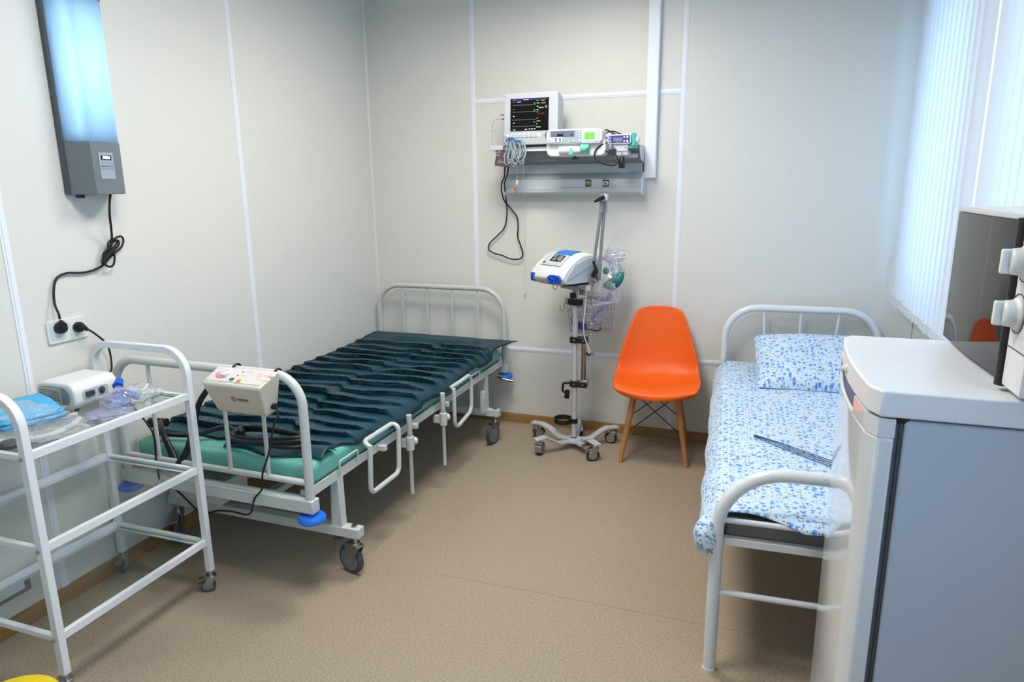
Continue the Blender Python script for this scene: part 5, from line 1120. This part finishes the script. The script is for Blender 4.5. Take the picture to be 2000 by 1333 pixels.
# ------------------------------------------------------------------ made-up iron bed
RB = .0388
B2 = thing('iron_bed', 'white tubular iron bed with arched ends, made up in floral linen', 'bed', (2.284, -1.985, 0), RB)
W2, L2 = .76, 1.90
for nm, y, zt, rr in (('foot_frame', 0, .672, .19), ('head_frame', L2, .825, .17)):
    f = MB().tube(fillet([(0, y, 0), (0, y, zt), (W2, y, zt), (W2, y, 0)], rr, 12), .0195, 18).build(nm, 'bedwhite', B2)
    MB().cyl((.01, y, .512), (W2-.01, y, .512), .0085, 12).build('rail', 'bedwhite', f)
    MB().cyl((.01, y, .272), (W2-.01, y, .272), .0095, 12).build('rail', 'bedwhite', f)
    for (x, dx) in ((.21, -.016), (.38, 0), (.55, .016)) if nm == 'head_frame' else ():
        MB().cyl((x-dx*.3, y, .512), (x+dx, y, zt-.012), .0075, 12).build('bar', 'bedwhite', f)
    for x in (0, W2): MB().lathe((x, y, 0), [(.0215, 0), (.0215, .004), (.0205, .008)], 18).build('foot_cap', 'plasticw', f)
for x in (0, W2):
    s = 1 if x == 0 else -1
    MB().box(x+s*.012, x+s*.018, .015, L2-.015, .428, .466).box(x+s*.018, x+s*.045, .015, L2-.015, .428, .432).build('side_rail', 'bedwhite', B2)
MB().box(.02, W2-.02, .002, .026, .428, .452).build('end_rail', 'bedwhite', B2, bevel=.002)
MB().box(.02, W2-.02, L2-.026, L2-.002, .428, .452).build('end_rail', 'bedwhite', B2, bevel=.002)
for k in range(10): MB().box(.045, W2-.045, .12+k*.18, .15+k*.18, .432, .440).build('slat', 'bedwhite', B2)
MB().lathe((-.004, L2-.03, .50), [(.008, 0), (.008, .012), (.005, .014)], 10, (-1, 0, 0)).build('bolt', 'chrome', B2)
ma2 = tag(MB().box(.022, W2-.022, .028, L2-.03, .0, .066).build('mattress', mat('grey_mattress_ticking', (118, 118, 116), .8, bump=.2, bscale=300), None, bevel=.014, seg=3), 'thin grey mattress under the floral sheet on the iron bed', 'mattress')
ma2.location = local(B2, (0, 0, .4402)); ma2.rotation_euler = (0, 0, RB)
def floral():
    m = bpy.data.materials.new('blue_floral_cotton'); m.use_nodes = True; nt = m.node_tree; N = nt.nodes; L = nt.links; b = N['Principled BSDF']
    b.inputs['Roughness'].default_value = .75; b.inputs['Sheen Weight'].default_value = .15
    uv = N.new('ShaderNodeUVMap'); uv.uv_map = 'UVMap'
    def math_(op, a, bb=None):
        n = N.new('ShaderNodeMath'); n.operation = op
        for i, q in enumerate((a, bb)):
            if q is None: continue
            if isinstance(q, (int, float)): n.inputs[i].default_value = q
            else: L.new(q, n.inputs[i])
        return n.outputs[0]
    dn = N.new('ShaderNodeTexNoise'); dn.inputs['Scale'].default_value = 130; dn.inputs['Detail'].default_value = 2; L.new(uv.outputs[0], dn.inputs['Vector'])
    def warp(amt):
        sub = N.new('ShaderNodeVectorMath'); sub.operation = 'SUBTRACT'; L.new(dn.outputs['Color'], sub.inputs[0]); sub.inputs[1].default_value = (.5, .5, .5)
        sc = N.new('ShaderNodeVectorMath'); sc.operation = 'SCALE'; sc.inputs['Scale'].default_value = amt; L.new(sub.outputs[0], sc.inputs[0])
        ad = N.new('ShaderNodeVectorMath'); ad.operation = 'ADD'; L.new(uv.outputs[0], ad.inputs[0]); L.new(sc.outputs[0], ad.inputs[1]); return ad.outputs[0]
    def vor(scale, amt, off=(0, 0, 0), rnd=1.):
        mp = N.new('ShaderNodeMapping'); mp.inputs['Location'].default_value = off; L.new(warp(amt), mp.inputs[0])
        v = N.new('ShaderNodeTexVoronoi'); v.voronoi_dimensions = '2D'; v.inputs['Scale'].default_value = scale; v.inputs['Randomness'].default_value = rnd; L.new(mp.outputs[0], v.inputs['Vector'])
        sp = N.new('ShaderNodeSeparateColor'); L.new(v.outputs['Color'], sp.inputs[0]); return v.outputs['Distance'], sp.outputs[0], sp.outputs[1]
    base = lin((204, 225, 245)); cur = None
    def over(prev, mask, rgb):
        mx = N.new('ShaderNodeMix'); mx.data_type = 'RGBA'; L.new(mask, mx.inputs[0])
        if prev is None: mx.inputs[6].default_value = (*base, 1)
        else: L.new(prev, mx.inputs[6])
        mx.inputs[7].default_value = (*lin(rgb), 1); return mx.outputs[2]
    # leaves
    d, r, g = vor(95, .014, (3.3, 1.2, 0)); cur = over(cur, math_('MULTIPLY', math_('LESS_THAN', d, .30), math_('GREATER_THAN', r, .76)), (150, 146, 92))
    # big flowers
    d, r, g = vor(44, .013); cur = over(cur, math_('MULTIPLY', math_('LESS_THAN', d, .33), math_('GREATER_THAN', r, .56)), (124, 172, 230))
    cur = over(cur, math_('MULTIPLY', math_('LESS_THAN', d, .15), math_('GREATER_THAN', r, .56)), (62, 118, 206))
    # small flowers
    d, r, g = vor(80, .012, (7.7, 4.1, 0)); cur = over(cur, math_('MULTIPLY', math_('LESS_THAN', d, .24), math_('GREATER_THAN', r, .76)), (96, 138, 205))
    d, r, g = vor(130, .008, (1.7, 9.1, 0)); cur = over(cur, math_('MULTIPLY', math_('LESS_THAN', d, .2), math_('GREATER_THAN', r, .86)), (80, 92, 130))
    L.new(cur, b.inputs['Base Color'])
    n2 = N.new('ShaderNodeTexNoise'); n2.inputs['Scale'].default_value = 900; bp = N.new('ShaderNodeBump'); bp.inputs['Strength'].default_value = .1; bp.inputs['Distance'].default_value = .001
    L.new(uv.outputs[0], n2.inputs['Vector']); L.new(n2.outputs[0], bp.inputs['Height']); L.new(bp.outputs[0], b.inputs['Normal'])
    return m
M['floral'] = floral()
# sheet: arc-length section across the bed, hanging over the room side, tucked at the foot
def build_sheet():
    nu, nv = 70, 150; V = []; UVs = []
    for i in range(nu+1):
        for j in range(nv+1):
            s = -.17+(.17+W2+.03)*i/nu; y = -.022+(L2-.045+.022)*j/nv          # s<0: hanging on the room side
            f = j/nv
            y = max(y, .024-.046*max(0, min(1, (s-.10)/.14)))
            hang = .105+.028*noise.noise(Vector((.2, y*3.2, 5)))+.030*max(0, 1-y/.25)
            top = .531+.006*noise.noise(Vector((s*4, y*3, 1)))+.003*noise.noise(Vector((s*11, y*9, 2)))
            if s > 0:
                x = s; z = top
                ed = max(0, 1-s/.06); z -= .010*ed*ed
            else:
                t = -s/.17
                bulge = -.030*math.sin(min(1, t)*math.pi*.75)-.022*t*(1-f*.6)-.012*noise.noise(Vector((t, y*6, 3)))*t
                x = bulge-.012*t; z = top-.010-hang*t**1.05
            # foot end: rounds over and drops to the rail
            if y < .02:
                k = (.02-y)/.042; z -= .022*k**2 if s > 0 else .01*k
                z += .003*math.sin(s*26)*k
            V.append(Vector((x, y, z))); UVs.append((s, y))
    mb = MB(); mb.add(V, [(i*(nv+1)+j, (i+1)*(nv+1)+j, (i+1)*(nv+1)+j+1, i*(nv+1)+j+1) for i in range(nu) for j in range(nv)])
    # wrapped corner knot at the room-side foot post
    return mb, UVs
mb, uvs = build_sheet()
SHT = thing('bed_sheet', 'pale blue floral sheet spread over the iron bed mattress', 'sheet', local(B2, (0, 0, .53)), RB)
wv3 = [XF[B2.name] @ p for p in mb.v]; mb.v = wv3
mb.build('cloth', 'floral', SHT, smooth=True, solid=.0025, uv=uvs, world=True)
cm = MB(); crumple(cm, (0, 0, 0), .036, .055, .058, 1.3, .2, 24, 16); cc = [p.copy() for p in cm.v]
cm.v = [XF[B2.name] @ (p+Vector((-.030, .012, .452))) for p in cc]
cm.build('tucked_corner', 'floral', SHT, smooth=True, uv=[(p.x+p.z*.3+.4, p.y+p.z+.2) for p in cc], world=True)
# pillow
def build_pillow():
    nu, nv = 48, 36; V = []; U = []; F = []
    hw, hl = .315, .235
    for side in (1, -1):
        o = len(V)
        for i in range(nu+1):
            for j in range(nv+1):
                a, b = 2*i/nu-1, 2*j/nv-1
                k = (max(0, (1-abs(a)**2.6))*max(0, (1-abs(b)**2.6)))**.42
                pin = 1-.055*(1-abs(a)**2)*0-.06*(abs(a)**3)*(1-abs(b))*0
                x = a*hw*(1-.05*(1-b*b)*abs(a)**4*0)*(1-.06*(1-abs(b)**2)*(abs(a) > .98)*0)
                y = b*hl
                z = .080*k*(1 if side > 0 else .78)*side
                z += (.007*noise.noise(Vector((a*3, b*3, 2+side)))+.003*noise.noise(Vector((a*9, b*7, 4+side))))*k
                V.append(Vector((x, y, z+.052))); U.append((x+.9+(.7 if side < 0 else 0), y+3.1))
        F += [(o+i*(nv+1)+j, o+(i+1)*(nv+1)+j, o+(i+1)*(nv+1)+j+1, o+i*(nv+1)+j+1) for i in range(nu) for j in range(nv)]
    return V, F, U
V, F, U = build_pillow(); mp_ = MB().add(V, F)
PL = thing('pillow', 'plump pillow in a blue floral case at the head of the iron bed', 'pillow', local(B2, (.468, 1.60, .536)), RB+.03)
plc = mp_.build('case', 'floral', PL, smooth=True, uv=U); 
plc.rotation_euler = (math.radians(18), 0, 0); plc.location = (0, 0, .028)
# long knotted tie bundle lying on the sheet
TB = thing('tie_bundle', 'narrow bundle of dark blue cloth ties lying across the floral sheet', 'cloth ties', at(1540, 880, z=.536))
dk = mat('dark_blue_tie', (36, 82, 130), .7)
t0, t1 = at(1475, 852, z=.539), at(1612, 902, z=.539); dr_ = (t1-t0).normalized(); pd_ = Vector((-dr_.y, dr_.x, 0))
for k in range(4):
    o = pd_*(.018-.012*k)
    MB().tube(smoothp([t0+o*.5, t0+o+dr_*.1+Vector((0, 0, .002*math.sin(k))), t0+o*1.15+(t1-t0)*.55, t1+dr_*.12+o*1.5], 6), .0015, 6).build('tie', dk, TB, world=True)
MB().lathe(t0-Vector((0, 0, .003)), [(.004, 0), (.006, .003), (.004, .007)], 10).build('knot', dk, TB, world=True)
